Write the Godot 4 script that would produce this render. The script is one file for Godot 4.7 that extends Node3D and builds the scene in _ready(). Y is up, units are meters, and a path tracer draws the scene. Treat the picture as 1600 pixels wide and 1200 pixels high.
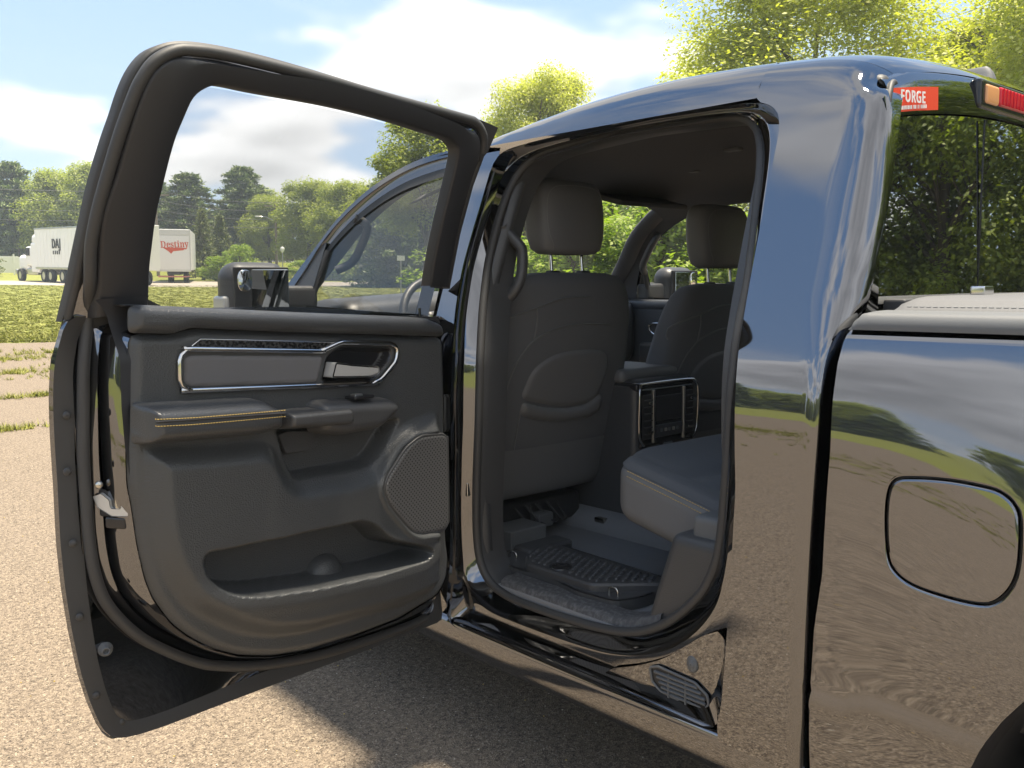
extends Node3D
# A black pickup truck with its rear door swung open, on a worn lot beside a field.

var M := {}
var rng := RandomNumberGenerator.new()
var truck: Node3D

func _ready() -> void:
	# ---- camera
	var cam := Camera3D.new()
	cam.name = "camera"
	cam.transform = Transform3D(Basis(Vector3(0.744575, 0.009922, 0.667465), Vector3(0.075951, 0.992137, -0.099473), Vector3(-0.663204, 0.12476, 0.737967)).orthonormalized(), Vector3(-2.61416, 1.47905, 2.17285))
	cam.fov = 44.96
	cam.near = 0.05
	cam.far = 900.0
	add_child(cam)
	# ---- sky, sun, exposure
	rng.seed = 7
	var env := Environment.new()
	env.background_mode = Environment.BG_SKY
	env.sky = Sky.new()
	env.sky.sky_material = make_sky()
	env.tonemap_mode = Environment.TONE_MAPPER_LINEAR
	env.tonemap_exposure = EXPOSURE
	env.sdfgi_enabled = true
	env.ssao_enabled = true
	env.ssil_enabled = true
	env.fog_enabled = true
	env.fog_density = 0.0012
	env.fog_light_color = Color(0.86, 0.91, 0.95)
	var we := WorldEnvironment.new()
	we.name = "world_environment"
	we.environment = env
	add_child(we)
	var sun := DirectionalLight3D.new()
	sun.name = "sun"
	sun.light_energy = 1.05
	sun.light_color = Color(1.0, 0.95, 0.86)
	sun.light_angular_distance = 6.0
	sun.shadow_enabled = true
	sun.basis = Basis.looking_at(-Vector3(0.15, 0.95, 0.04).normalized(), Vector3(1, 0, 0))
	add_child(sun)
	make_materials()
	build_ground()
	build_truck()
	build_distance()
	build_trees()
	build_grass()

const EXPOSURE := 3.65

# ------------------------------------------------------------------ sky
func make_sky() -> PanoramaSkyMaterial:
	var w := 1600
	var h := 800
	var im := Image.create(w, h, false, Image.FORMAT_RGBF)
	var n1 := FastNoiseLite.new()
	n1.noise_type = FastNoiseLite.TYPE_SIMPLEX_SMOOTH
	n1.seed = SKY_SEED
	n1.frequency = 0.55
	n1.fractal_type = FastNoiseLite.FRACTAL_FBM
	n1.fractal_octaves = 6
	n1.fractal_gain = 0.52
	var n2 := FastNoiseLite.new()
	n2.noise_type = FastNoiseLite.TYPE_SIMPLEX_SMOOTH
	n2.seed = SKY_SEED + 9
	n2.frequency = 0.16
	n2.fractal_octaves = 3
	var low := Color(0.36, 0.38, 0.36)
	for y in h:
		var el := (0.5 - (y + 0.5) / h) * PI
		if el <= 0.0:
			for x in w:
				im.set_pixel(x, y, low)
			continue
		var se := sin(el)
		var ce := cos(el)
		var k := 1.0 / (se + 0.16)
		var t := pow(1.0 - se, 3.2)
		var blue := Color(0.105, 0.175, 0.30).lerp(Color(0.24, 0.29, 0.335), t)
		for x in w:
			var a := ((x + 0.5) / w - 0.5) * TAU
			var px := sin(a + 0.15) * ce * k
			var pz := -cos(a + 0.15) * ce * k
			var d := n1.get_noise_3d(px, pz, 3.0) + 0.55 * n2.get_noise_2d(px, pz) + 0.065
			var m := smoothstep(0.02, 0.22, d)
			var wisp := smoothstep(0.0, 0.5, n1.get_noise_3d(px * 0.35, pz * 1.6, 40.0) + 0.05) * 0.35
			var up := n1.get_noise_3d(px * 0.93, pz * 0.93, 3.0) + 0.55 * n2.get_noise_2d(px * 0.93, pz * 0.93) + 0.065
			var sh := clampf(0.96 + 1.1 * (d - up) - 0.30 * smoothstep(0.18, 0.6, d), 0.60, 1.10)
			var cloud := Color(0.385, 0.38, 0.37) * sh
			var c := blue.lerp(Color(0.34, 0.35, 0.36), wisp).lerp(cloud, m * 0.93)
			im.set_pixel(x, y, c)
	var s := PanoramaSkyMaterial.new()
	s.panorama = ImageTexture.create_from_image(im)
	return s
const SKY_SEED := 14

# ------------------------------------------------------------------ materials
func lin(r: float, g: float, b: float) -> Color:
	return Color(r, g, b).linear_to_srgb()

func mat(key: String, c: Color, rough: float, metal := 0.0) -> StandardMaterial3D:
	var m := StandardMaterial3D.new()
	m.resource_name = key
	m.albedo_color = c
	m.roughness = rough
	m.metallic = metal
	M[key] = m
	return m

func noise_tex(freq: float, type: int, ramp: Array, size := 512, sd := 1, oct := 3, as_normal := 0.0) -> NoiseTexture2D:
	var n := FastNoiseLite.new()
	n.noise_type = type
	n.frequency = freq
	n.seed = sd
	n.fractal_octaves = maxi(oct, 1)
	if type == FastNoiseLite.TYPE_CELLULAR:
		n.cellular_return_type = FastNoiseLite.RETURN_CELL_VALUE if oct == 0 else FastNoiseLite.RETURN_DISTANCE
		if oct < 2:
			n.fractal_type = FastNoiseLite.FRACTAL_NONE
	var t := NoiseTexture2D.new()
	t.width = size
	t.height = size
	t.seamless = true
	t.noise = n
	if as_normal > 0.0:
		t.as_normal_map = true
		t.bump_strength = as_normal
	elif ramp.size() > 0:
		var g := Gradient.new()
		var offs := PackedFloat32Array()
		var cols := PackedColorArray()
		for e in ramp:
			offs.append(e[0])
			cols.append(e[1])
		g.offsets = offs
		g.colors = cols
		t.color_ramp = g
	return t

func grain(m: StandardMaterial3D, tex: Texture2D, per_metre: float, strength: float, world := false) -> void:
	m.normal_enabled = true
	m.normal_texture = tex
	m.normal_scale = strength
	m.uv1_triplanar = true
	m.uv1_world_triplanar = world
	m.uv1_scale = Vector3.ONE * per_metre

func make_materials() -> void:
	var leather := noise_tex(0.045, FastNoiseLite.TYPE_CELLULAR, [], 512, 3, 2, 7.0)
	var fine := noise_tex(0.12, FastNoiseLite.TYPE_SIMPLEX_SMOOTH, [], 512, 4, 3, 6.0)
	mat("paint", lin(0.205, 0.21, 0.226), 0.025, 1.0)
	var peel := noise_tex(0.012, FastNoiseLite.TYPE_SIMPLEX_SMOOTH, [], 512, 6, 2, 4.0)
	grain(M.paint, peel, 1.2, 0.016)
	mat("black_parts_and_gaps", lin(0.028, 0.028, 0.030), 0.5)  # near-black for black parts, and for shade painted in behind gaps and openings
	var p := mat("plastic", lin(0.052, 0.053, 0.056), 0.40)
	grain(p, leather, 14.0, 0.5)
	p = mat("card_vinyl", lin(0.057, 0.06, 0.063), 0.36)
	grain(p, leather, 11.0, 0.9)
	p = mat("soft_vinyl", lin(0.052, 0.055, 0.06), 0.34)
	grain(p, leather, 11.0, 0.6)
	p = mat("frame_plastic", lin(0.02, 0.021, 0.025), 0.5)
	grain(p, fine, 20.0, 0.12)
	p = mat("seat_vinyl", lin(0.13, 0.132, 0.138), 0.55)
	grain(p, leather, 22.0, 0.2)
	p = mat("seat_cloth", lin(0.1, 0.104, 0.112), 0.92)
	grain(p, fine, 22.0, 0.5)
	p.rim_enabled = true
	p.rim = 0.35
	p = mat("insert_cloth", lin(0.24, 0.24, 0.25), 0.95)
	p.albedo_texture = noise_tex(0.16, FastNoiseLite.TYPE_SIMPLEX_SMOOTH, [[0.25, lin(0.25, 0.25, 0.26)], [0.7, lin(1, 1, 1)]], 512, 8, 3)
	grain(p, fine, 9.0, 0.8)
	p = mat("carpet", lin(0.29, 0.295, 0.305), 1.0)
	p.albedo_texture = noise_tex(0.2, FastNoiseLite.TYPE_SIMPLEX_SMOOTH, [[0.2, lin(0.45, 0.45, 0.46)], [0.8, lin(1, 1, 1)]], 512, 11, 4)
	grain(p, fine, 7.0, 0.9)
	p = mat("scuff", lin(0.14, 0.14, 0.144), 0.5)
	p.albedo_texture = noise_tex(0.02, FastNoiseLite.TYPE_SIMPLEX_SMOOTH, [[0.4, lin(0.45, 0.45, 0.46)], [0.75, lin(1, 1, 1)]], 512, 12, 5)
	grain(p, fine, 6.0, 0.5)
	p = mat("headliner", lin(0.08, 0.08, 0.085), 0.95)
	grain(p, fine, 18.0, 0.3)
	p = mat("rubber", lin(0.042, 0.042, 0.043), 0.55)
	grain(p, fine, 16.0, 0.25)
	p = mat("flap_rubber", lin(0.034, 0.034, 0.035), 0.6)
	grain(p, fine, 10.0, 0.3)
	mat("chrome", lin(0.62, 0.62, 0.62), 0.14, 1.0)
	mat("satin", lin(0.50, 0.50, 0.50), 0.32, 1.0)
	mat("silver", lin(0.55, 0.55, 0.54), 0.35, 0.35)
	mat("steel", lin(0.55, 0.54, 0.50), 0.25, 1.0)
	mat("dark_gloss", lin(0.02, 0.02, 0.022), 0.1)
	p = mat("strip_film", lin(0.05, 0.05, 0.05), 0.25)
	p.albedo_texture = noise_tex(0.06, FastNoiseLite.TYPE_SIMPLEX_SMOOTH, [[0.35, lin(0.2, 0.2, 0.2)], [0.7, lin(1, 1, 1)]], 256, 14, 5)
	p.uv1_triplanar = true
	p.uv1_scale = Vector3.ONE * 6.0
	p = mat("grille", lin(0.20, 0.20, 0.205), 0.42, 0.4)
	p.albedo_texture = ImageTexture.create_from_image(perforation())
	p.uv1_triplanar = true
	p.uv1_scale = Vector3(80, 80, 80)
	mat("mirror", lin(0.82, 0.84, 0.84), 0.02, 1.0)
	mat("stitch_gold", lin(0.50, 0.36, 0.12), 0.8)
	mat("stitch_grey", lin(0.22, 0.22, 0.22), 0.8)
	p = mat("cover_vinyl", lin(0.115, 0.117, 0.122), 0.6)
	grain(p, fine, 12.0, 0.8)
	p = mat("rail_plastic", lin(0.11, 0.115, 0.12), 0.55)
	grain(p, fine, 14.0, 0.6)
	p = mat("window_tint", lin(0.012, 0.02, 0.019), 0.0)
	p.transparency = BaseMaterial3D.TRANSPARENCY_ALPHA
	p.albedo_color.a = 0.26
	p = mat("window_clear", lin(0.03, 0.05, 0.045), 0.0)
	p.transparency = BaseMaterial3D.TRANSPARENCY_ALPHA
	p.albedo_color.a = 0.10
	p = mat("privacy_glass", lin(0.43, 0.435, 0.425), 0.012, 1.0)
	mat("red_lens", lin(0.55, 0.012, 0.03), 0.1)
	mat("amber_lens", lin(0.75, 0.36, 0.16), 0.15)
	mat("clear_lens", lin(0.5, 0.5, 0.48), 0.15)
	mat("sticker_red", lin(0.74, 0.07, 0.035), 0.35)
	mat("white_print", lin(0.8, 0.8, 0.8), 0.5)
	mat("white_paint", lin(0.78, 0.78, 0.75), 0.4)
	mat("tyre", lin(0.018, 0.018, 0.019), 0.75)

func perforation() -> Image:
	var im := Image.create(48, 48, false, Image.FORMAT_RGBA8)
	for y in 48:
		for x in 48:
			var d := 9.0
			for c in [Vector2(12, 12), Vector2(36, 36), Vector2(-12, 36), Vector2(60, 12), Vector2(12, 60), Vector2(36, -12)]:
				d = minf(d, Vector2(x + 0.5, y + 0.5).distance_to(c))
			var v := smoothstep(5.0, 8.5, d)
			im.set_pixel(x, y, Color(v, v, v).lerp(Color(0.1, 0.1, 0.1), 0.15))
	return im

# ------------------------------------------------------------------ mesh helpers
class B:
	var v := PackedVector3Array()
	var n := PackedVector3Array()
	var i := PackedInt32Array()
	var c := PackedColorArray()

	func grid(rows: Array, cu := false, cv := false) -> B:
		var a := v.size()
		var nr := rows.size()
		var nc: int = rows[0].size()
		var nn := PackedVector3Array()
		nn.resize(nr * nc)
		for r in rows:
			v.append_array(r)
		for r in (nr if cu else nr - 1):
			var r2 := (r + 1) % nr
			for k in (nc if cv else nc - 1):
				var k2 := (k + 1) % nc
				var p := r * nc + k
				var q := r * nc + k2
				var s := r2 * nc + k
				var t := r2 * nc + k2
				var f := (v[a + t] - v[a + p]).cross(v[a + s] - v[a + q])
				nn[p] += f
				nn[q] += f
				nn[s] += f
				nn[t] += f
				i.append_array(PackedInt32Array([a + p, a + s, a + q, a + q, a + s, a + t]))
		for k in nn.size():
			nn[k] = nn[k].normalized() if nn[k].length_squared() > 1e-20 else Vector3.UP
		n.append_array(nn)
		return self

	func tri(p: Vector3, q: Vector3, r: Vector3) -> void:
		var a := v.size()
		var f := (r - p).cross(q - p).normalized()
		v.append_array(PackedVector3Array([p, q, r]))
		n.append_array(PackedVector3Array([f, f, f]))
		i.append_array(PackedInt32Array([a, a + 1, a + 2]))

	func quad(p: Vector3, q: Vector3, r: Vector3, s: Vector3) -> B:
		var a := v.size()
		var f := (r - p).cross(q - p).normalized()
		v.append_array(PackedVector3Array([p, q, r, s]))
		n.append_array(PackedVector3Array([f, f, f, f]))
		i.append_array(PackedInt32Array([a, a + 1, a + 2, a, a + 2, a + 3]))
		return self

	func tube(path: PackedVector3Array, rad: float, closed := false, seg := 8, flat := 1.0, up := Vector3.ZERO) -> B:
		var rows := []
		var m := path.size()
		var side := Vector3.ZERO
		for k in m:
			var t: Vector3
			if closed:
				t = (path[(k + 1) % m] - path[(k - 1 + m) % m]).normalized()
			else:
				t = (path[mini(k + 1, m - 1)] - path[maxi(k - 1, 0)]).normalized()
			if up != Vector3.ZERO:
				side = t.cross(up).normalized()
			elif k == 0:
				side = t.cross(Vector3.UP if absf(t.y) < 0.9 else Vector3.RIGHT).normalized()
			else:
				side = (side - t * side.dot(t)).normalized()
			var o := side.cross(t).normalized()
			var row := PackedVector3Array()
			for s in seg:
				var a := TAU * s / seg
				row.append(path[k] + side * cos(a) * rad + o * sin(a) * rad * flat)
			rows.append(row)
		grid(rows, closed, true)
		if not closed:
			for e in [0, m - 1]:
				var mid: Vector3 = path[e]
				for s in seg:
					var p: Vector3 = rows[e][s]
					var q: Vector3 = rows[e][(s + 1) % seg]
					if e == 0:
						tri(mid, p, q)
					else:
						tri(mid, q, p)
		return self

	func rbox(mid: Vector3, size: Vector3, r := 0.01, k := 2, inner := 1, bend: Variant = null, basis := Basis()) -> B:
		var h := size * 0.5
		var ax := []
		for d in 3:
			var l := PackedFloat32Array()
			for q in k + 1:
				l.append(-h[d] + r * (1.0 - cos(PI / 2.0 * q / k)))
			for q in range(1, inner):
				l.append(lerpf(-h[d] + r, h[d] - r, float(q) / inner))
			for q in range(k, -1, -1):
				l.append(h[d] - r * (1.0 - cos(PI / 2.0 * q / k)))
			ax.append(l)
		for d in 3:
			var d1 := (d + 1) % 3
			var d2 := (d + 2) % 3
			for sgn in [-1.0, 1.0]:
				var rows := []
				for a in ax[d1]:
					var row := PackedVector3Array()
					for b in ax[d2]:
						var p := Vector3.ZERO
						p[d] = h[d] * sgn
						p[d1] = a
						p[d2] = b
						var c2 := Vector3(clampf(p.x, -h.x + r, h.x - r), clampf(p.y, -h.y + r, h.y - r), clampf(p.z, -h.z + r, h.z - r))
						var e := p - c2
						if e.length() > 1e-7:
							p = c2 + e.normalized() * r
						p = mid + basis * p
						if bend != null:
							p = bend.call(p)
						row.append(p)
					rows.append(row)
				if sgn < 0.0:
					rows.reverse()
				grid(rows)
		return self

	# stacked superellipse sections: [height, centre a, centre b, half a, half b]; axis 1 = y up, 0 = x, 2 = z
	func loaf(rows_in: Array, pw := 4.0, seg := 40, axis := 1) -> B:
		var rows := []
		for e in rows_in:
			var row := PackedVector3Array()
			for s in seg:
				var a := TAU * s / seg
				var ca := cos(a)
				var sa := sin(a)
				var x: float = e[1] + e[3] * signf(ca) * pow(absf(ca), 2.0 / pw)
				var z: float = e[2] + e[4] * signf(sa) * pow(absf(sa), 2.0 / pw)
				if axis == 1:
					row.append(Vector3(x, e[0], z))
				elif axis == 0:
					row.append(Vector3(e[0], x, z))
				else:
					row.append(Vector3(x, z, e[0]))
			rows.append(row)
		grid(rows, false, true)
		return self

	func cyl(a: Vector3, b: Vector3, r1: float, r2: float, seg := 16, cap := true) -> B:
		var t := (b - a).normalized()
		var s := t.cross(Vector3.UP if absf(t.y) < 0.9 else Vector3.RIGHT).normalized()
		var o := s.cross(t)
		var ra := PackedVector3Array()
		var rb := PackedVector3Array()
		for k in seg:
			var an := TAU * k / seg
			ra.append(a + (s * cos(an) + o * sin(an)) * r1)
			rb.append(b + (s * cos(an) + o * sin(an)) * r2)
		grid([ra, rb], false, true)
		if cap:
			for k in seg:
				tri(a, ra[k], ra[(k + 1) % seg])
				tri(b, rb[(k + 1) % seg], rb[k])
		return self

	# a prism over a polygon: at(p, h) places a point, h runs 0..1; edge is the bevel in polygon units
	func prism(poly: PackedVector2Array, at: Callable, edge := 0.0) -> B:
		var top := poly
		if edge > 0.0:
			var o := Geometry2D.offset_polygon(poly, -edge)
			if o.size() > 0:
				top = o[0]
		var tt := Geometry2D.triangulate_polygon(top)
		for k in range(0, tt.size(), 3):
			tri(at.call(top[tt[k]], 1.0), at.call(top[tt[k + 1]], 1.0), at.call(top[tt[k + 2]], 1.0))
		if top.size() == poly.size() and edge > 0.0:
			var best := 0
			var bd := 1e9
			for k in top.size():
				if top[k].distance_to(poly[0]) < bd:
					bd = top[k].distance_to(poly[0])
					best = k
			for k in poly.size():
				var k2 := (k + 1) % poly.size()
				quad(at.call(poly[k], 0.0), at.call(poly[k2], 0.0), at.call(poly[k2], 0.75), at.call(poly[k], 0.75))
				quad(at.call(poly[k], 0.75), at.call(poly[k2], 0.75), at.call(top[(best + k2) % top.size()], 1.0), at.call(top[(best + k) % top.size()], 1.0))
		else:
			for k in poly.size():
				var k2 := (k + 1) % poly.size()
				quad(at.call(poly[k], 0.0), at.call(poly[k2], 0.0), at.call(poly[k2], 1.0), at.call(poly[k], 1.0))
		return self

	func mesh() -> ArrayMesh:
		var arr := []
		arr.resize(Mesh.ARRAY_MAX)
		arr[Mesh.ARRAY_VERTEX] = v
		arr[Mesh.ARRAY_NORMAL] = n
		arr[Mesh.ARRAY_INDEX] = i
		if c.size() == v.size():
			arr[Mesh.ARRAY_COLOR] = c
		var m := ArrayMesh.new()
		m.add_surface_from_arrays(Mesh.PRIMITIVE_TRIANGLES, arr)
		return m

func put(b: B, called: String, m: Material, parent: Node) -> MeshInstance3D:
	return put_mesh(b.mesh(), called, m, parent)

func put_mesh(me: Mesh, called: String, m: Material, parent: Node) -> MeshInstance3D:
	var o := MeshInstance3D.new()
	o.name = called
	o.mesh = me
	o.material_override = m
	parent.add_child(o, true)
	return o

func holder(called: String, parent: Node) -> Node3D:
	var o := Node3D.new()
	o.name = called
	parent.add_child(o, true)
	return o

func tag(o: Node, label: String, category: String, group := "", kind := "") -> Node:
	if label:
		o.set_meta("label", label)
	if category:
		o.set_meta("category", category)
	if group:
		o.set_meta("group", group)
	if kind:
		o.set_meta("kind", kind)
	return o

func p2(a: Array) -> PackedVector2Array:
	var r := PackedVector2Array()
	for k in range(0, a.size(), 2):
		r.append(Vector2(a[k], a[k + 1]))
	return r

func p3(a: Array) -> PackedVector3Array:
	var r := PackedVector3Array()
	for k in range(0, a.size(), 3):
		r.append(Vector3(a[k], a[k + 1], a[k + 2]))
	return r

# Catmull-Rom through the points, re-spaced evenly
func spline3(p: PackedVector3Array, count: int, closed := false) -> PackedVector3Array:
	var m := p.size()
	var d := PackedVector3Array()
	var segs := m if closed else m - 1
	for k in segs:
		var a := p[(k - 1 + m) % m] if closed else p[maxi(k - 1, 0)]
		var b := p[k]
		var c := p[(k + 1) % m]
		var e := p[(k + 2) % m] if closed else p[mini(k + 2, m - 1)]
		for s in 10:
			d.append(b.cubic_interpolate(c, a, e, s / 10.0))
	if not closed:
		d.append(p[m - 1])
	else:
		d.append(d[0])
	var l := PackedFloat32Array([0.0])
	for k in range(1, d.size()):
		l.append(l[k - 1] + d[k].distance_to(d[k - 1]))
	var total := l[l.size() - 1]
	var r := PackedVector3Array()
	var at := 0
	for k in count:
		var t := total * k / (count if closed else count - 1)
		while at < d.size() - 2 and l[at + 1] < t:
			at += 1
		r.append(d[at].lerp(d[at + 1], clampf((t - l[at]) / maxf(l[at + 1] - l[at], 1e-9), 0.0, 1.0)))
	return r

func spline2(p: PackedVector2Array, count: int, closed := false) -> PackedVector2Array:
	var q := PackedVector3Array()
	for e in p:
		q.append(Vector3(e.x, e.y, 0))
	var r := PackedVector2Array()
	for e in spline3(q, count, closed):
		r.append(Vector2(e.x, e.y))
	return r

# corners cut to small arcs
func soften(p: PackedVector2Array, r: float, steps := 4) -> PackedVector2Array:
	var o := PackedVector2Array()
	var m := p.size()
	for k in m:
		var a := p[(k - 1 + m) % m]
		var b := p[k]
		var c := p[(k + 1) % m]
		var q := minf(r, 0.45 * minf(a.distance_to(b), b.distance_to(c)))
		var s := b + (a - b).normalized() * q
		var e := b + (c - b).normalized() * q
		for t in steps + 1:
			var f := float(t) / steps
			o.append(s.lerp(b, f).lerp(b.lerp(e, f), f))
	return o

# distance to the outline, positive inside
func sd(poly: PackedVector2Array, p: Vector2) -> float:
	var best := 1e9
	var inside := false
	var m := poly.size()
	var b := poly[m - 1]
	for k in m:
		var a := poly[k]
		var e := b - a
		var w := p - a
		var q := w - e * clampf(w.dot(e) / maxf(e.length_squared(), 1e-12), 0.0, 1.0)
		best = minf(best, q.length_squared())
		if (a.y > p.y) != (b.y > p.y) and p.x < (b.x - a.x) * (p.y - a.y) / (b.y - a.y) + a.x:
			inside = not inside
		b = a
	return sqrt(best) if inside else -sqrt(best)

func nearest(poly: PackedVector2Array, p: Vector2) -> Vector2:
	var best := 1e9
	var at := p
	var b := poly[poly.size() - 1]
	for a in poly:
		var e := b - a
		var q := a + e * clampf((p - a).dot(e) / maxf(e.length_squared(), 1e-12), 0.0, 1.0)
		var d := q.distance_squared_to(p)
		if d < best:
			best = d
			at = q
		b = a
	return at

# a sheet over a polygon (less its holes) in a 2D parameter space, placed by at(p)
func patch(poly: PackedVector2Array, res: float, at: Callable, holes := [], flip := false) -> B:
	var lo := poly[0]
	var hi := poly[0]
	for p in poly:
		lo = lo.min(p)
		hi = hi.max(p)
	lo -= Vector2(res, res) * 1.01
	hi += Vector2(res, res) * 1.01
	var nx := int(ceil((hi.x - lo.x) / res)) + 1
	var ny := int(ceil((hi.y - lo.y) / res)) + 1
	var pos := PackedVector3Array()
	var ok := PackedByteArray()
	for y in ny:
		for x in nx:
			var p := lo + Vector2(x, y) * res
			pos.append(at.call(p))
			var good := Geometry2D.is_point_in_polygon(p, poly)
			if good:
				for h in holes:
					if Geometry2D.is_point_in_polygon(p, h):
						good = false
						break
			ok.append(1 if good else 0)
	var b := B.new()
	var ids := {}
	for y in ny - 1:
		for x in nx - 1:
			var k := y * nx + x
			var cell := [k, k + 1, k + nx + 1, k + nx]
			var any := 0
			for e in cell:
				any += ok[e]
			if any == 0:
				continue
			var q := PackedInt32Array()
			for e in cell:
				if not ids.has(e):
					var ex: int = e % nx
					var ey: int = e / nx
					var dx := pos[ey * nx + mini(ex + 1, nx - 1)] - pos[ey * nx + maxi(ex - 1, 0)]
					var dy := pos[mini(ey + 1, ny - 1) * nx + ex] - pos[maxi(ey - 1, 0) * nx + ex]
					var nn := dx.cross(dy).normalized()
					ids[e] = b.v.size()
					if ok[e]:
						b.v.append(pos[e])
					else:
						var p := lo + Vector2(ex, ey) * res
						var best := nearest(poly, p)
						var bd := best.distance_squared_to(p)
						if Geometry2D.is_point_in_polygon(p, poly):
							bd = 1e9
						for h in holes:
							var o := nearest(h, p)
							if o.distance_squared_to(p) < bd:
								bd = o.distance_squared_to(p)
								best = o
						b.v.append(at.call(best))
					b.n.append(-nn if flip else nn)
				q.append(ids[e])
			if flip:
				b.i.append_array(PackedInt32Array([q[0], q[1], q[2], q[0], q[2], q[3]]))
			else:
				b.i.append_array(PackedInt32Array([q[0], q[2], q[1], q[0], q[3], q[2]]))
	return b

# points of a closed loop by their angle round a centre (x, y of the loop; z carried along)
func polar(loop: PackedVector3Array, mid: Vector2, angles: PackedFloat32Array) -> PackedVector3Array:
	var r := PackedVector3Array()
	for a in angles:
		var d := Vector2(cos(a), sin(a))
		var best := Vector3(mid.x, mid.y, 0)
		var far := -1.0
		var m := loop.size()
		for k in m:
			var p := loop[k]
			var q := loop[(k + 1) % m]
			var e := Vector2(q.x - p.x, q.y - p.y)
			var den := d.cross(e)
			if absf(den) < 1e-9:
				continue
			var w := Vector2(p.x, p.y) - mid
			var t := w.cross(e) / den
			var s := w.cross(d) / den
			if t > 0.0 and s >= -1e-4 and s <= 1.0001 and t > far:
				far = t
				best = p.lerp(q, s)
		r.append(best)
	return r

func angles(a0: float, a1: float, count: int, closed := true) -> PackedFloat32Array:
	var r := PackedFloat32Array()
	for k in count:
		r.append(lerpf(a0, a1, float(k) / (count if closed else count - 1)))
	return r

func text(words: String, height: float, depth: float, font := "Droid Sans", bold := true, italic := false) -> TextMesh:
	var f := SystemFont.new()
	f.font_names = PackedStringArray([font])
	f.font_weight = 700 if bold else 400
	f.font_italic = italic
	var t := TextMesh.new()
	t.text = words
	t.font = f
	t.font_size = 32
	t.pixel_size = height / 24.0
	t.depth = depth
	return t

# ------------------------------------------------------------------ the truck
const YS := [0.15, 0.3, 0.40, 0.5, 0.62, 0.8, 1.0, 1.15, 1.26, 1.33, 1.45, 1.6, 1.75, 1.84, 1.89, 1.915, 1.93]
const XS := [-0.86, -0.925, -0.955, -0.975, -0.985, -0.995, -1.0, -0.997, -0.984, -0.965, -0.925, -0.87, -0.81, -0.765, -0.725, -0.68, -0.62]

func curve_at(xs: Array, ys: Array, x: float) -> float:
	var m := xs.size()
	if x <= xs[0]:
		return ys[0]
	if x >= xs[m - 1]:
		return ys[m - 1]
	var k := 0
	while xs[k + 1] < x:
		k += 1
	var h: float = xs[k + 1] - xs[k]
	var t: float = (x - xs[k]) / h
	var s0: float = (ys[k + 1] - ys[k]) / h
	var m0: float = s0 if k == 0 else (ys[k + 1] - ys[k - 1]) / (xs[k + 1] - xs[k - 1])
	var m1: float = s0 if k == m - 2 else (ys[k + 2] - ys[k]) / (xs[k + 2] - xs[k])
	var t2 := t * t
	var t3 := t2 * t
	return (2 * t3 - 3 * t2 + 1) * ys[k] + (t3 - 2 * t2 + t) * h * m0 + (-2 * t3 + 3 * t2) * ys[k + 1] + (t3 - t2) * h * m1

func SX(y: float) -> float:
	return curve_at(YS, XS, y)

# the bed side leans out towards the wheel
func bed_x(z: float, y: float) -> float:
	var flare := 0.055 * smoothstep(1.30, 1.95, z) * exp(-pow((y - 0.72) / 0.33, 2.0))
	var low := curve_at([0.3, 0.45, 0.58, 0.66, 0.8, 1.0, 1.12, 1.2, 1.26, 1.30, 1.325, 1.338], [-0.93, -0.968, -0.985, -0.989, -0.997, -1.0, -0.995, -0.987, -0.978, -0.97, -0.962, -0.945], y)
	var step_y := 0.604 + 0.028 * smoothstep(1.33, 1.42, z)
	low -= 0.006 * (smoothstep(step_y - 0.035, step_y - 0.008, y) - smoothstep(step_y - 0.004, step_y + 0.004, y))
	return low - flare

func roof_h(z: float) -> float:
	return curve_at([-0.42, -0.348, -0.23, -0.10, -0.005, 0.081, 0.349, 0.635, 0.878, 1.087, 1.156, 1.2, 1.235, 1.256], [1.808, 1.836, 1.853, 1.861, 1.869, 1.884, 1.916, 1.931, 1.926, 1.911, 1.901, 1.889, 1.872, 1.854], z)

func roof_row(z: float, from := 0) -> PackedVector3Array:
	var h := roof_h(z)
	var dy := h - 1.905
	var base := minf(1.838, h - 0.02)
	var half := PackedVector3Array([Vector3(-0.767, base, z), Vector3(-0.75, lerpf(base, h, 0.45), z), Vector3(-0.728, lerpf(base, h, 0.76), z), Vector3(-0.70, h, z), Vector3(-0.65, 1.921 + dy, z), Vector3(-0.54, 1.938 + dy, z), Vector3(-0.3, 1.957 + dy, z), Vector3(0, 1.964 + dy, z)])
	var cr := clampf((z - 1.195) / 0.06, 0.0, 1.0)
	for k in half.size():
		half[k].x += 0.06 * (1.0 - sqrt(1.0 - cr * cr)) * minf(1.0, absf(half[k].x) / 0.6)
	var fine := spline3(half.slice(from), 26)
	var r := fine.duplicate()
	for k in range(fine.size() - 2, -1, -1):
		r.append(Vector3(-fine[k].x, fine[k].y, fine[k].z))
	return r

func roof_y(x: float, z: float) -> float:
	var row := roof_row(z)
	for k in row.size() - 1:
		if row[k + 1].x >= x:
			return lerpf(row[k].y, row[k + 1].y, clampf((x - row[k].x) / maxf(row[k + 1].x - row[k].x, 1e-5), 0.0, 1.0))
	return row[row.size() - 1].y

func rear_edge(y: float) -> float:
	return curve_at([0.3, 0.44, 0.58, 0.85, 1.11, 1.25, 1.32, 1.40, 1.5, 1.6, 1.72, 1.80, 1.86], [1.245, 1.252, 1.262, 1.274, 1.285, 1.287, 1.300, 1.308, 1.310, 1.305, 1.292, 1.275, 1.255], y)

func cab_skin(p: Vector2) -> Vector3:
	var q := cab_form(p)
	q.y += (roof_h(minf(q.z, 1.256)) - 1.905) * smoothstep(1.80, 1.9045, p.y)
	return q

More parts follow.
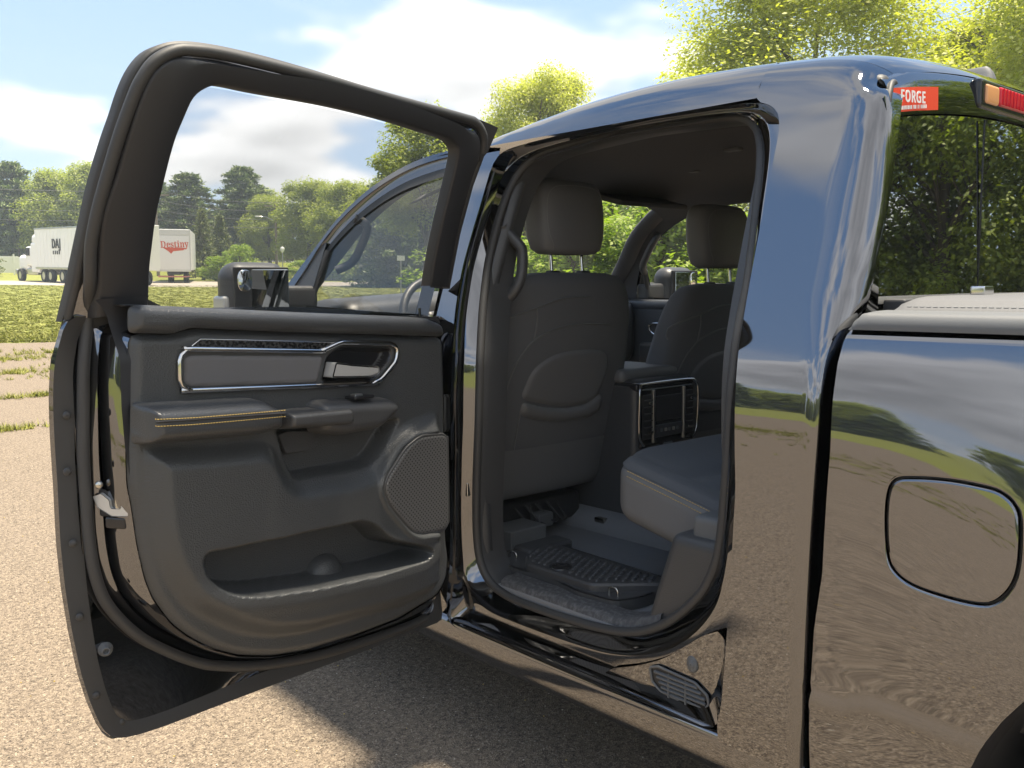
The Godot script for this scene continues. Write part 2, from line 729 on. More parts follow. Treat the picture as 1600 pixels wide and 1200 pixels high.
func corner_r(y: float) -> float:
	return lerpf(lerpf(0.022, 0.095, smoothstep(1.20, 1.42, y)), 0.06, smoothstep(1.55, 1.82, y))

func cab_form(p: Vector2) -> Vector3:
	var y := p.y
	var ze := rear_edge(y)
	var r := corner_r(y)
	var x := SX(y)
	var z0 := ze - r
	if p.x <= z0:
		return Vector3(x, y, p.x)
	var a := (p.x - z0) / r
	if a <= PI / 2.0:
		return Vector3(x + r * (1.0 - cos(a)), y, z0 + r * sin(a))
	return Vector3(x + r + (a - PI / 2.0) * r, y, ze)

func loop3(a: Array) -> PackedVector3Array:
	# stored x, y, z -> z, y, x for polar()
	var r := PackedVector3Array()
	for p in p3(a):
		r.append(Vector3(p.z, p.y, p.x))
	return r

func unloop(a: PackedVector3Array, dx := 0.0) -> PackedVector3Array:
	var r := PackedVector3Array()
	for p in a:
		r.append(Vector3(p.z + dx, p.y, p.x))
	return r

func smooth_loop(a: PackedVector3Array, times := 2) -> PackedVector3Array:
	var r := a.duplicate()
	var m := a.size()
	for t in times:
		var s := r.duplicate()
		for k in m:
			s[k] = r[(k - 1 + m) % m] * 0.25 + r[k] * 0.5 + r[(k + 1) % m] * 0.25
		r = s
	return r

func build_truck() -> void:
	truck = holder("pickup_truck", self)
	truck.rotation_degrees.x = -1.5
	tag(truck, "glossy black crew cab pickup truck with its rear door swung wide open", "truck")
	build_cab()
	build_bed()
	build_front()
	build_cabin()
	build_seats()
	build_door()

func mirrored(o: MeshInstance3D, called: String) -> MeshInstance3D:
	var c: MeshInstance3D = put_mesh(o.mesh, called, o.material_override, o.get_parent())
	c.scale.x = -1.0
	return c

func build_cab() -> void:
	# the opening's outer edge, shared by the quarter panel and the jamb
	var mid := Vector2(0.56, 1.12)
	var an := angles(0.0, TAU, 260)
	var la := smooth_loop(polar(loop3(OPEN_A), mid, an), 2)
	for k in la.size():
		la[k].z = SX(la[k].y)
	# quarter panel behind the rear door
	var a := p3(OPEN_A)
	var poly := PackedVector2Array()
	var back_edge := PackedVector2Array()
	for k in range(-70, 72):
		var q := la[posmod(k, 260)]
		if q.x > 0.99 and q.y > 0.445:
			poly.append(Vector2(q.x, q.y))
			if q.y < 0.62:
				back_edge.append(Vector2(q.x, q.y))
	poly.append_array(PackedVector2Array([Vector2(0.98, 1.836), Vector2(0.98, 1.9045), Vector2(1.30, 1.9045), Vector2(1.36, 1.838), Vector2(1.36, 0.31), Vector2(1.03, 0.31)]))
	var o := put(patch(poly, 0.012, cab_skin), "quarter_panel", M.paint, truck)
	mirrored(o, "quarter_panel")
	# roof
	var rows := []
	for z in [-0.42, -0.40, -0.35, -0.29, -0.23, -0.16, -0.1, -0.05, 0.0, 0.06, 0.12, 0.2, 0.3, 0.4, 0.5, 0.6, 0.7, 0.8, 0.9, 0.98]:
		rows.append(roof_row(z))
	var tail := []
	for z in [0.98, 1.02, 1.06, 1.1, 1.14, 1.17, 1.195, 1.205, 1.215, 1.225, 1.235, 1.243, 1.249, 1.2535, 1.255]:
		tail.append(roof_row(z, 3))
	put(B.new().grid(rows).grid(tail), "roof", M.paint, truck)
	# strip between roof rail and the top of the opening is part of the roof rows; close the corner above the quarter panel
	var back := roof_row(1.235)
	rows = []
	var hdr := []
	for k in 41:
		var x := lerpf(-0.722, 0.722, k / 40.0)
		var gt := 1.824 - 0.066 * pow(x / 0.745, 2.0)
		var ry := roof_y(x, 1.249)
		hdr.append([Vector3(x, gt, 1.268), Vector3(x, gt + 0.022, 1.269), Vector3(x, gt + 0.048, 1.266), Vector3(x, lerpf(gt + 0.05, ry, 0.35), 1.263), Vector3(x, lerpf(gt + 0.05, ry, 0.75), 1.257), Vector3(x, ry - 0.001, 1.249), Vector3(x, ry - 0.006, 1.240)])
	for q in 7:
		var row := PackedVector3Array()
		for e in hdr:
			row.append(e[q])
		rows.append(row)
	put(B.new().grid(rows), "rear_header", M.paint, truck)
	# weather strip that runs from the roof ditch down beside the glass
	for s in [-1.0, 1.0]:
		put(B.new().tube(spline3(PackedVector3Array([Vector3(s * 0.62, 1.82, 1.235), Vector3(s * 0.675, 1.838, 1.256), Vector3(s * 0.70, 1.832, 1.262), Vector3(s * 0.720, 1.81, 1.268), Vector3(s * 0.73, 1.79, 1.271), Vector3(s * 0.736, 1.77, 1.272)]), 24), 0.007, false, 8), "roof_ditch_strip", M.rubber, truck)
	for s in [-1.0, 1.0]:
		put(B.new().rbox(Vector3(s * 0.694, 1.832, 1.228), Vector3(0.06, 0.05, 0.06), 0.024, 5), "ditch_end_cap", M.rubber, truck)
	# rear corner pillar strip and glass
	for s in [-1.0, 1.0]:
		var rp := []
		for k in 12:
			var y := lerpf(1.30, 1.80, k / 11.0)
			rp.append(PackedVector3Array([Vector3(s * 0.735, y, 1.262), Vector3(s * 0.745, y, 1.272), Vector3(s * lerpf(0.745, maxf(0.75, absf(SX(y)) - corner_r(y) + 0.01), 0.8), y, lerpf(1.272, rear_edge(y), 0.6)), Vector3(s * maxf(0.752, absf(SX(y)) - corner_r(y) + 0.012), y, rear_edge(y) - 0.002)]))
		put(B.new().grid(rp), "rear_pillar", M.paint, truck)
	var rg := []
	for y in 12:
		var row := PackedVector3Array()
		for k in 41:
			var x := lerpf(-0.742, 0.742, k / 40.0)
			var gt := 1.826 - 0.066 * pow(x / 0.745, 2.0)
			row.append(Vector3(x, lerpf(1.325, gt, y / 11.0), 1.262 + 0.010 * (1.0 - pow(x / 0.742, 2.0)) - 0.012 * (y / 11.0)))
		rg.append(row)
	o = put(B.new().grid(rg), "rear_window", M.privacy_glass, truck)
	for x in [-0.235, 0.235]:
		put(B.new().rbox(Vector3(x, 1.575, 1.268), Vector3(0.006, 0.47, 0.004), 0.001, 1), "glass_divider", M.dark_gloss, o)
	put(B.new().rbox(Vector3(0, 1.318, 1.262), Vector3(1.60, 0.035, 0.04), 0.008, 2), "glass_sill", M.rubber, o)
	# lamp bar over the glass
	var lamp := holder("brake_lamp", truck)
	put(B.new().rbox(Vector3(-0.02, 1.868, 1.262), Vector3(0.53, 0.072, 0.03), 0.012, 2), "housing", M.dark_gloss, lamp)
	put(B.new().rbox(Vector3(-0.225, 1.868, 1.272), Vector3(0.075, 0.046, 0.022), 0.008, 2), "side_lens", M.amber_lens, lamp)
	put(B.new().rbox(Vector3(-0.02, 1.870, 1.273), Vector3(0.33, 0.046, 0.024), 0.008, 2), "red_lens", M.red_lens, lamp)
	for k in 16:
		put(B.new().rbox(Vector3(-0.172 + k * 0.021, 1.870, 1.2855), Vector3(0.003, 0.040, 0.003), 0.001, 1), "lens_rib", M.red_lens, lamp)
	# sticker on the header
	var st := holder("sticker", truck)
	var sb := func(u: float, v: float, d: float) -> Vector3:
		var x := lerpf(-0.706, -0.496, u)
		var gt := 1.824 - 0.066 * pow(x / 0.745, 2.0)
		return Vector3(x, gt + 0.008 + v * 0.05, 1.2705 + d)
	put(B.new().grid([PackedVector3Array([sb.call(0, 0, 0), sb.call(0.5, 0, 0), sb.call(1, 0, 0)]), PackedVector3Array([sb.call(0, 1, -0.0015), sb.call(0.5, 1, -0.0015), sb.call(1, 1, -0.0015)])]), "backing", M.sticker_red, st)
	var tx := put_mesh(text("FORGE", 0.026, 0.0008), "lettering", M.white_print, st)
	tx.position = sb.call(0.40, 0.58, 0.0022)
	tx.rotation.z = 0.085
	tx.scale = Vector3(1.06, 1.0, 1.0)
	rng.seed = 5
	var ub := B.new()
	var ux := 0.05
	while ux < 0.72:
		var uw := rng.randf_range(0.012, 0.03)
		ub.quad(sb.call(ux, 0.08, 0.0006), sb.call(ux + uw, 0.08, 0.0006), sb.call(ux + uw, 0.24, 0.0003), sb.call(ux, 0.24, 0.0003))
		ux += uw + (0.008 if rng.randf() < 0.8 else 0.03)
	put(ub, "small_print", M.white_print, st)
	# shark fin aerial
	var fin := []
	for e in [[0.0, 1.02, 1.205, 0.040], [0.012, 1.03, 1.203, 0.036], [0.03, 1.055, 1.20, 0.026], [0.05, 1.085, 1.192, 0.017], [0.062, 1.105, 1.183, 0.011], [0.068, 1.12, 1.175, 0.005]]:
		fin.append([1.918 + e[0], 0.0, (e[1] + e[2]) * 0.5, e[3], (e[2] - e[1]) * 0.5])
	put(B.new().loaf(fin, 2.4, 24), "roof_aerial", M.rail_plastic, truck)
	# rocker
	for s in [-1.0, 1.0]:
		var ro := []
		for z in [-1.06, -0.6, 0.0, 0.5, 0.9, 1.034, 1.2, 1.25]:
			ro.append(spline3(PackedVector3Array([Vector3(-0.925 * -s, 0.432, z), Vector3(-0.948 * -s, 0.426, z), Vector3(-0.956 * -s, 0.412, z), Vector3(-0.953 * -s, 0.375, z), Vector3(-0.945 * -s, 0.345, z), Vector3(-0.925 * -s, 0.318, z), Vector3(-0.86 * -s, 0.308, z), Vector3(-0.7 * -s, 0.308, z)]), 28))
		put(B.new().grid(ro), "rocker_panel", M.paint, truck)
	put(B.new().rbox(Vector3(0, 0.40, 0.6), Vector3(1.4, 0.16, 4.9), 0.03, 1), "chassis", M.black_parts_and_gaps, truck)
	# ---- door opening
	var lb := smooth_loop(polar(loop3(OPEN_B), mid, an), 8)
	var lc := smooth_loop(polar(loop3(OPEN_C), mid, an), 6)
	var ra := unloop(la)
	var ra2 := unloop(la, 0.018)
	var rb0 := PackedVector3Array()
	var rb1 := PackedVector3Array()
	var rc0 := PackedVector3Array()
	var A2 := unloop(la)
	var B2 := unloop(lb)
	var C2 := unloop(lc)
	for k in 260:
		rb0.append(A2[k].lerp(B2[k], 0.45) + Vector3(0.028, 0, 0))
		rb1.append(A2[k].lerp(B2[k], 0.9) + Vector3(0.004, 0, 0))
		rc0.append(B2[k].lerp(C2[k], 0.35) + Vector3(-0.006, 0, 0))
	put(B.new().grid([ra, ra2, rb0], false, true).grid([rb0, rb1, B2], false, true).grid([B2, rc0, C2], false, true), "door_jamb", M.paint, truck)
	put(B.new().tube(C2, 0.0125, true, 10), "opening_seal", M.rubber, truck)
	# trim ring inside the seal
	var d0 := PackedVector3Array()
	var d1 := PackedVector3Array()
	var d2 := PackedVector3Array()
	for k in 260:
		var q := C2[k]
		var inn := Vector3(0, mid.y - q.y, mid.x - q.z).normalized()
		d0.append(q + inn * 0.004 + Vector3(0.004, 0, 0))
		d1.append(q + inn * 0.014 + Vector3(0.03, 0, 0))
		d2.append(q + inn * 0.010 + Vector3(0.10, 0, 0))
	put(B.new().grid([d0, d1, d2], false, true), "opening_trim", M.plastic, truck)
	# scuff plate
	var sc := []
	for e in [[-0.868, 0.537], [-0.862, 0.556], [-0.845, 0.565], [-0.80, 0.566], [-0.785, 0.558], [-0.78, 0.545]]:
		var row := PackedVector3Array()
		for k in 30:
			var z := lerpf(0.20, 0.80, k / 29.0)
			row.append(Vector3(e[0], e[1] + 0.055 * pow(maxf(0.0, (z - 0.62) / 0.18), 2.0), z))
		sc.append(row)
	put(B.new().grid(sc), "scuff_plate", M.scuff, truck)
	# B pillar outer cover and hinges
	var bp := PackedVector2Array()
	for k in range(28, 39):
		bp.append(Vector2(a[k].z + 0.004, a[k].y))
	bp.append_array(PackedVector2Array([Vector2(0.02, 0.43), Vector2(0.0, 0.9), Vector2(0.0, 1.36), Vector2(-0.02, 1.845), Vector2(0.09, 1.83)]))
	put(patch(bp, 0.012, func(p: Vector2) -> Vector3: return Vector3(SX(p.y) + 0.016, p.y, p.x)), "pillar_cover", M.paint, truck)
	for y in [0.62, 1.12]:
		var hg := holder("door_hinge", truck)
		put(B.new().rbox(Vector3(-0.955, y, 0.045), Vector3(0.06, 0.075, 0.05), 0.008, 2), "hinge_leaf", M.paint, hg)
		put(B.new().cyl(Vector3(-0.985, y - 0.05, 0.035), Vector3(-0.985, y + 0.05, 0.035), 0.012, 0.012), "hinge_pin", M.paint, hg)
	# wire boot between pillar and door
	var bo := B.new()
	for k in 5:
		bo.loaf([[1.00, -0.99 + k * 0.012, 0.075, 0.010, 0.022], [1.01, -0.99 + k * 0.012, 0.075, 0.014, 0.03], [1.10, -0.99 + k * 0.012, 0.075, 0.014, 0.03], [1.11, -0.99 + k * 0.012, 0.075, 0.010, 0.022]], 3.0, 16)
	put(bo, "wiring_boot", M.rail_plastic, truck)
	# check strap
	put(B.new().tube(PackedVector3Array([Vector3(-1.03, 0.805, 0.075), Vector3(-0.96, 0.81, 0.085), Vector3(-0.915, 0.822, 0.10)]), 0.006, false, 8), "check_strap", M.chrome, truck)
	put(B.new().rbox(Vector3(-0.912, 0.824, 0.103), Vector3(0.02, 0.045, 0.03), 0.006, 2), "strap_bracket", M.chrome, truck)
	# pressure vent and plug low on the jamb
	var vp := p3(VENT)
	var vpoly := PackedVector2Array()
	for q in vp:
		vpoly.append(Vector2(q.z, q.y))
	vpoly = soften(vpoly, 0.005, 3)
	var vx := func(p: Vector2, h: float) -> Vector3: return Vector3(-0.936 + (0.552 - p.y) * 0.13 - 0.008 * h, p.y, p.x)
	var jamb_plate := PackedVector2Array([Vector2(0.66, 0.432), Vector2(0.80, 0.432), Vector2(1.03, 0.434)])
	jamb_plate.append_array(back_edge)
	jamb_plate.append_array(spline2(PackedVector2Array([Vector2(1.03, 0.655), Vector2(0.985, 0.63), Vector2(0.93, 0.587), Vector2(0.86, 0.535), Vector2(0.78, 0.493), Vector2(0.70, 0.46)]), 24))
	var rim_z := func(y: float) -> float:
		for k in back_edge.size() - 1:
			if back_edge[k + 1].y >= y:
				return back_edge[k].x
		return back_edge[back_edge.size() - 1].x
	put(patch(jamb_plate, 0.008, func(p: Vector2) -> Vector3:
		var q: Vector3 = vx.call(p, 0.0)
		q.x = lerpf(q.x, SX(p.y) + 0.003, smoothstep(0.024, 0.0, float(rim_z.call(p.y)) - p.x))
		return q), "jamb_plate", M.paint, truck)
	var vent := holder("pressure_vent", truck)
	put(B.new().prism(vpoly, func(p: Vector2, h: float) -> Vector3: return vx.call(p, h * 0.25), 0.002), "vent_plate", M.black_parts_and_gaps, vent)
	var vt := PackedVector3Array()
	for q in vpoly:
		vt.append(vx.call(q, 0.6))
	put(B.new().tube(vt, 0.0032, true, 8), "vent_rim", M.rail_plastic, vent)
	for k in 5:
		var y := 0.498 - k * 0.0115
		var z0 := 0.838 + k * 0.006
		var z1 := 0.965 + minf(k, 2) * 0.010
		put(B.new().rbox(vx.call(Vector2((z0 + z1) * 0.5, y), 0.55), Vector3(0.008, 0.0065, z1 - z0), 0.002, 1, 1, null, Basis(Vector3(0, 0, 1), 0.5)), "louvre", M.rail_plastic, vent)
	for z in [0.88, 0.93]:
		put(B.new().rbox(vx.call(Vector2(z, 0.475), 0.7), Vector3(0.006, 0.06, 0.004), 0.001, 1), "vent_bar", M.rail_plastic, vent)
	var pg := Vector3(-0.934, 0.552, 0.952)
	var plug := put(B.new().loaf([[pg.x + 0.004, pg.y, pg.z, 0.022, 0.016], [pg.x - 0.004, pg.y, pg.z, 0.021, 0.0155], [pg.x - 0.007, pg.y, pg.z, 0.016, 0.012], [pg.x - 0.006, pg.y, pg.z, 0.012, 0.008], [pg.x - 0.010, pg.y, pg.z, 0.010, 0.007], [pg.x - 0.010, pg.y, pg.z, 0.001, 0.001]], 2.0, 24, 0), "jamb_plug", M.rail_plastic, truck)
	plug.name = "jamb_plug"

func build_bed() -> void:
	var skin := func(p: Vector2) -> Vector3: return Vector3(bed_x(p.x, p.y), p.y, p.x)
	var poly := PackedVector2Array([Vector2(1.325, 1.338), Vector2(1.318, 1.31), Vector2(1.312, 1.27), Vector2(1.310, 1.2), Vector2(1.313, 1.1), Vector2(1.305, 0.86), Vector2(1.288, 0.74), Vector2(1.280, 0.63), Vector2(1.283, 0.606), Vector2(1.277, 0.58), Vector2(1.272, 0.45), Vector2(1.268, 0.36), Vector2(1.568, 0.36)])
	for k in 33:
		var a := lerpf(PI + 0.05, -0.05, k / 32.0)
		poly.append(Vector2(2.12 + 0.553 * cos(a), 0.40 + 0.553 * sin(a)))
	poly.append_array(PackedVector2Array([Vector2(2.68, 0.36), Vector2(3.05, 0.36), Vector2(3.05, 1.338)]))
	var fuel := spline2(p2(FUEL), 90, true)
	var hole := PackedVector2Array()
	var lid := PackedVector2Array()
	var lip := PackedVector2Array()
	var lid_lip := PackedVector2Array()
	for k in 90:
		var t := (fuel[(k + 1) % 90] - fuel[(k + 89) % 90]).normalized()
		var nrm := Vector2(t.y, -t.x)
		if nrm.dot(fuel[k] - Vector2(1.545, 0.98)) < 0.0:
			nrm = -nrm
		hole.append(fuel[k] + nrm * 0.0070)
		lid.append(fuel[k] - nrm * 0.0060)
		lip.append(fuel[k] + nrm * 0.0020)
		lid_lip.append(fuel[k] - nrm * 0.0010)
	var o := put(patch(poly, 0.014, skin, [hole]), "bed_side", M.paint, truck)
	o = put(patch(poly, 0.03, skin), "bed_side", M.paint, truck)
	o.scale.x = -1.0
	# groove round the fuel door and the door itself
	var roll := []
	var roll2 := []
	for e in [[0.0, 0.0], [0.45, 0.0004], [0.8, 0.0018], [1.0, 0.0045], [1.0, 0.012]]:
		var ra := PackedVector3Array()
		var rb := PackedVector3Array()
		for k in 90:
			ra.append(skin.call(hole[k].lerp(lip[k], e[0])) + Vector3(e[1], 0, 0))
			rb.append(skin.call(lid[k].lerp(lid_lip[k], e[0])) + Vector3(e[1], 0, 0))
		roll.append(ra)
		roll2.append(rb)
	put(B.new().grid(roll, false, true), "fuel_door_surround", M.paint, truck)
	put(B.new().grid([roll[4], roll2[4]], false, true), "fuel_door_gasket", M.rubber, truck)
	put(B.new().grid(roll2, false, true), "fuel_door_edge", M.paint, truck)
	put(patch(lid, 0.01, skin), "fuel_door", M.paint, truck)
	# front return of the bed side
	var e0 := PackedVector3Array()
	var e1 := PackedVector3Array()
	var e2 := PackedVector3Array()
	for k in 12:
		var q := poly[k]
		var s: Vector3 = skin.call(q)
		e0.append(s)
		e1.append(s + Vector3(0.012, 0, -0.010))
		e2.append(s + Vector3(0.16, 0, -0.008))
	put(B.new().grid([e0, e1, e2]), "bed_front_edge", M.paint, truck)
	put(B.new().rbox(Vector3(0, 0.85, 1.33), Vector3(1.86, 0.95, 0.03), 0.01, 1), "bed_front_wall", M.black_parts_and_gaps, truck)
	put(B.new().rbox(Vector3(0, 0.82, 1.235), Vector3(1.80, 0.98, 0.03), 0.01, 1), "cab_back_wall", M.black_parts_and_gaps, truck)
	put(B.new().rbox(Vector3(0, 0.62, 2.2), Vector3(1.7, 0.04, 1.7), 0.01, 1), "bed_floor", M.black_parts_and_gaps, truck)
	put(B.new().rbox(Vector3(0, 0.95, 3.04), Vector3(1.8, 0.8, 0.05), 0.02, 2), "tailgate", M.paint, truck)
	# wheel well and wheels
	for s in [-1.0, 1.0]:
		var w0 := PackedVector3Array()
		var w1 := PackedVector3Array()
		var w2 := PackedVector3Array()
		for k in 33:
			var a := lerpf(PI + 0.05, -0.05, k / 32.0)
			var q := Vector2(2.12 + 0.553 * cos(a), 0.40 + 0.553 * sin(a))
			var x := bed_x(q.x, q.y)
			w0.append(Vector3(x * -s, q.y, q.x))
			w1.append(Vector3((x + 0.03) * -s, 0.40 + 0.54 * sin(a), 2.12 + 0.54 * cos(a)))
			w2.append(Vector3((x + 0.34) * -s, 0.40 + 0.54 * sin(a), 2.12 + 0.54 * cos(a)))
		put(B.new().grid([w0, w1, w2]), "wheel_well", M.black_parts_and_gaps, truck)
		for z in [2.12, -1.58]:
			wheel(Vector3(s * 0.83, 0.41, z), s)
	# rail cap
	for s in [-1.0, 1.0]:
		var rr := []
		for e in [[1.325, 0.0], [1.333, 0.55], [1.345, 0.95], [1.36, 1.0], [2.0, 1.0], [3.05, 1.0]]:
			var h: float = e[1]
			rr.append(spline3(PackedVector3Array([Vector3(-0.9655 * -s, 1.334, e[0]), Vector3(-0.966 * -s, 1.334 + 0.012 * h, e[0]), Vector3(-0.958 * -s, 1.336 + 0.024 * h, e[0]), Vector3(-0.94 * -s, 1.337 + 0.029 * h, e[0]), Vector3(-0.86 * -s, 1.337 + 0.030 * h, e[0]), Vector3(-0.85 * -s, 1.33, e[0])]), 20))
		put(B.new().grid(rr), "rail_cap", M.rail_plastic, truck)
	# folding cover
	var cover := holder("bed_cover", truck)
	var cv := []
	for e in [[1.372, 0.0], [1.376, 0.35], [1.39, 0.8], [1.41, 1.0], [1.7, 1.0], [2.35, 1.0], [3.0, 1.0]]:
		var h: float = e[1]
		var half := PackedVector3Array([Vector3(-0.885, 1.368, e[0]), Vector3(-0.889, 1.371 + 0.004 * h, e[0]), Vector3(-0.884, 1.374 + 0.006 * h, e[0]), Vector3(-0.868, 1.376 + 0.010 * h, e[0]), Vector3(-0.835, 1.377 + 0.0165 * h, e[0]), Vector3(-0.80, 1.378 + 0.0175 * h, e[0]), Vector3(-0.5, 1.378 + 0.0185 * h, e[0]), Vector3(0, 1.379 + 0.019 * h, e[0])])
		var fine := spline3(half, 24)
		var row := fine.duplicate()
		for k in range(22, -1, -1):
			row.append(Vector3(-fine[k].x, fine[k].y, fine[k].z))
		cv.append(row)
	put(B.new().grid(cv), "cover_sheet", M.cover_vinyl, cover)
	put(B.new().rbox(Vector3(0, 1.362, 2.19), Vector3(1.74, 0.02, 1.6), 0.006, 1), "cover_frame", M.black_parts_and_gaps, cover)
	put(B.new().rbox(Vector3(-0.85, 1.352, 1.37), Vector3(0.10, 0.012, 0.03), 0.004, 1), "cover_clamp", M.satin, cover)
	stitches(spline3(PackedVector3Array([Vector3(-0.8865, 1.3765, 1.40), Vector3(-0.8865, 1.3765, 3.0)]), 2), 0.012, 0.0014, M.stitch_grey, cover, 130)
	put(B.new().rbox(Vector3(-0.62, 1.404, 1.43), Vector3(0.05, 0.02, 0.03), 0.004, 2), "cover_buckle", M.chrome, cover)
	put(B.new().rbox(Vector3(-0.76, 1.372, 1.325), Vector3(0.05, 0.035, 0.05), 0.008, 2), "cover_latch", M.rubber, cover)

func wheel(at: Vector3, s: float) -> void:
	var w := holder("wheel", truck)
	var rows := []
	for e in [[-0.13, 0.25], [-0.135, 0.34], [-0.12, 0.40], [-0.06, 0.412], [0.06, 0.412], [0.12, 0.40], [0.135, 0.34], [0.13, 0.25]]:
		rows.append([at.x + e[0], at.y, at.z, e[1], e[1]])
	put(B.new().loaf(rows, 2.0, 48, 0), "tyre", M.tyre, w)
	var rim := []
	for e in [[0.12, 0.25], [0.08, 0.22], [0.06, 0.10], [0.09, 0.06], [0.09, 0.001]]:
		rim.append([at.x + s * e[0], at.y, at.z, e[1], e[1]])
	put(B.new().loaf(rim, 2.0, 32, 0), "rim", M.satin, w)

# a dashed seam along a path
func stitches(path: PackedVector3Array, every: float, rad: float, m: Material, parent: Node, most := 400) -> void:
	var total := 0.0
	for k in path.size() - 1:
		total += path[k].distance_to(path[k + 1])
	var count := mini(most, int(total / every))
	var q := spline3(path, count * 3 + 1)
	var b := B.new()
	for k in count:
		b.tube(PackedVector3Array([q[k * 3], q[k * 3 + 2]]), rad, false, 5)
	put(b, "stitching", m, parent)

func build_front() -> void:
	# front doors, wings, bonnet, windscreen
	var skin := func(p: Vector2) -> Vector3: return Vector3(SX(p.y), p.y, p.x)
	for s in [-1.0, 1.0]:
		var d := holder("front_door", truck)
		d.scale.x = -s
		put(patch(PackedVector2Array([Vector2(-1.05, 0.41), Vector2(-0.004, 0.41), Vector2(-0.004, 1.335), Vector2(-0.98, 1.365), Vector2(-1.05, 1.2)]), 0.03, skin), "outer_panel", M.paint, d)
		var ap := spline3(p3(A_PILLAR), 40)
		ap.append(Vector3(-0.757, 1.85, -0.002))
		var fg := spline3(p3(FRONT_GLASS), 40)
		fg.append(Vector3(-0.777, 1.775, -0.045))
		var r1 := PackedVector3Array()
		var r2 := PackedVector3Array()
		var r3 := PackedVector3Array()
		for k in ap.size():
			r1.append(ap[k].lerp(fg[k], 0.25) + Vector3(-0.004, 0, 0))
			r2.append(ap[k].lerp(fg[k], 0.30) + Vector3(0.008, 0, 0))
			r3.append(ap[k].lerp(fg[k], 0.65) + Vector3(0.006, 0, 0))
		put(B.new().grid([ap, r1]), "door_frame", M.paint, d)
		put(B.new().grid([r1, r2, r3]), "frame_rebate", M.paint, d)
		put(B.new().grid([r3, fg]), "window_channel", M.rubber, d)
		var rear := PackedVector3Array()
		var rear2 := PackedVector3Array()
		for k in 12:
			var y := lerpf(1.335, 1.85, k / 11.0)
			rear.append(Vector3(SX(y), y, -0.004))
			rear2.append(Vector3(SX(y) + 0.004, y, -0.075 if y < 1.77 else -0.03))
		put(B.new().grid([rear, rear2]), "pillar_applique", M.dark_gloss, d)
		# glass
		var gp := PackedVector2Array()
		for q in fg:
			gp.append(Vector2(q.z, q.y))
		gp.append_array(PackedVector2Array([Vector2(-0.07, 1.6), Vector2(-0.07, 1.33)]))
		put(patch(gp, 0.04, func(p: Vector2) -> Vector3: return Vector3(SX(p.y) + 0.026, p.y, p.x)), "window_glass", M.window_clear, d)
		# sail panel
		put(patch(PackedVector2Array([Vector2(-0.93, 1.40), Vector2(-0.80, 1.53), Vector2(-0.725, 1.60), Vector2(-0.73, 1.34), Vector2(-0.96, 1.36)]), 0.03, func(p: Vector2) -> Vector3: return Vector3(SX(p.y) + 0.008, p.y, p.x)), "sail_panel", M.plastic, d)
		put(B.new().tube(spline3(PackedVector3Array([Vector3(-0.935, 1.35, -0.745), Vector3(-0.90, 1.46, -0.735), Vector3(-0.866, 1.55, -0.722)]), 8), 0.012, false, 8), "window_post", M.rubber, d)
		var inner := PackedVector3Array()
		# mirror
		var mr := holder("side_mirror", truck)
		mr.scale.x = -s
		put(B.new().rbox(Vector3(-1.145, 1.400, -0.755), Vector3(0.235, 0.215, 0.13), 0.06, 6, 2), "mirror_housing", M.plastic, mr)
		put(B.new().rbox(Vector3(-1.145, 1.400, -0.691), Vector3(0.20, 0.18, 0.012), 0.004, 2), "mirror_bezel", M.black_parts_and_gaps, mr)
		var mg := B.new().rbox(Vector3.ZERO, Vector3(0.185, 0.165, 0.006), 0.003, 2)
		var g := put(mg, "mirror_glass", M.mirror, mr)
		g.position = Vector3(-1.145, 1.40, -0.684)
		g.rotation.y = -0.10
		put(B.new().loaf([[0, 0, 0, 0.026, 0.036], [0.003, 0, 0, 0.024, 0.034], [0.0045, 0, 0, 0.001, 0.001]], 2.6, 24, 2), "blind_spot_glass", M.mirror, mr).position = Vector3(-1.208, 1.445, -0.683)
		put(B.new().rbox(Vector3(-1.255, 1.36, -0.76), Vector3(0.03, 0.07, 0.09), 0.012, 2), "turn_lamp", M.clear_lens, mr)
		put(B.new().rbox(Vector3(-0.985, 1.385, -0.765), Vector3(0.16, 0.085, 0.075), 0.02, 3), "mirror_arm", M.plastic, mr)
		# A pillar inner trim
		var ia := PackedVector3Array()
		for q in spline3(p3(A_PILLAR), 20):
			ia.append(q + Vector3(0.075, -0.02, 0.01))
		var pt := put(B.new().tube(ia, 0.045, false, 10, 0.6), "pillar_trim", M.headliner, truck)
		pt.scale.x = -s
		put(B.new().tube(spline3(PackedVector3Array([Vector3(-0.83, 1.66, -0.60), Vector3(-0.79, 1.635, -0.585), Vector3(-0.785, 1.58, -0.62), Vector3(-0.80, 1.51, -0.67), Vector3(-0.85, 1.48, -0.70)]), 20), 0.016, false, 10), "grab_handle", M.plastic, truck).scale.x = -s
		# wing
		put(patch(PackedVector2Array([Vector2(-1.06, 0.40), Vector2(-1.06, 1.30), Vector2(-1.5, 1.26), Vector2(-2.3, 1.16), Vector2(-2.42, 0.95), Vector2(-2.42, 0.6), Vector2(-2.12, 0.55), Vector2(-2.0, 0.80), Vector2(-1.8, 0.95), Vector2(-1.58, 0.97), Vector2(-1.35, 0.95), Vector2(-1.17, 0.8), Vector2(-1.06, 0.55)]), 0.04, skin), "wing", M.paint, truck).scale.x = -s
		put(B.new().rbox(Vector3(s * 0.80, 1.0, -2.42), Vector3(0.28, 0.2, 0.06), 0.03, 2), "headlamp", M.window_clear, truck)
	var hood := []
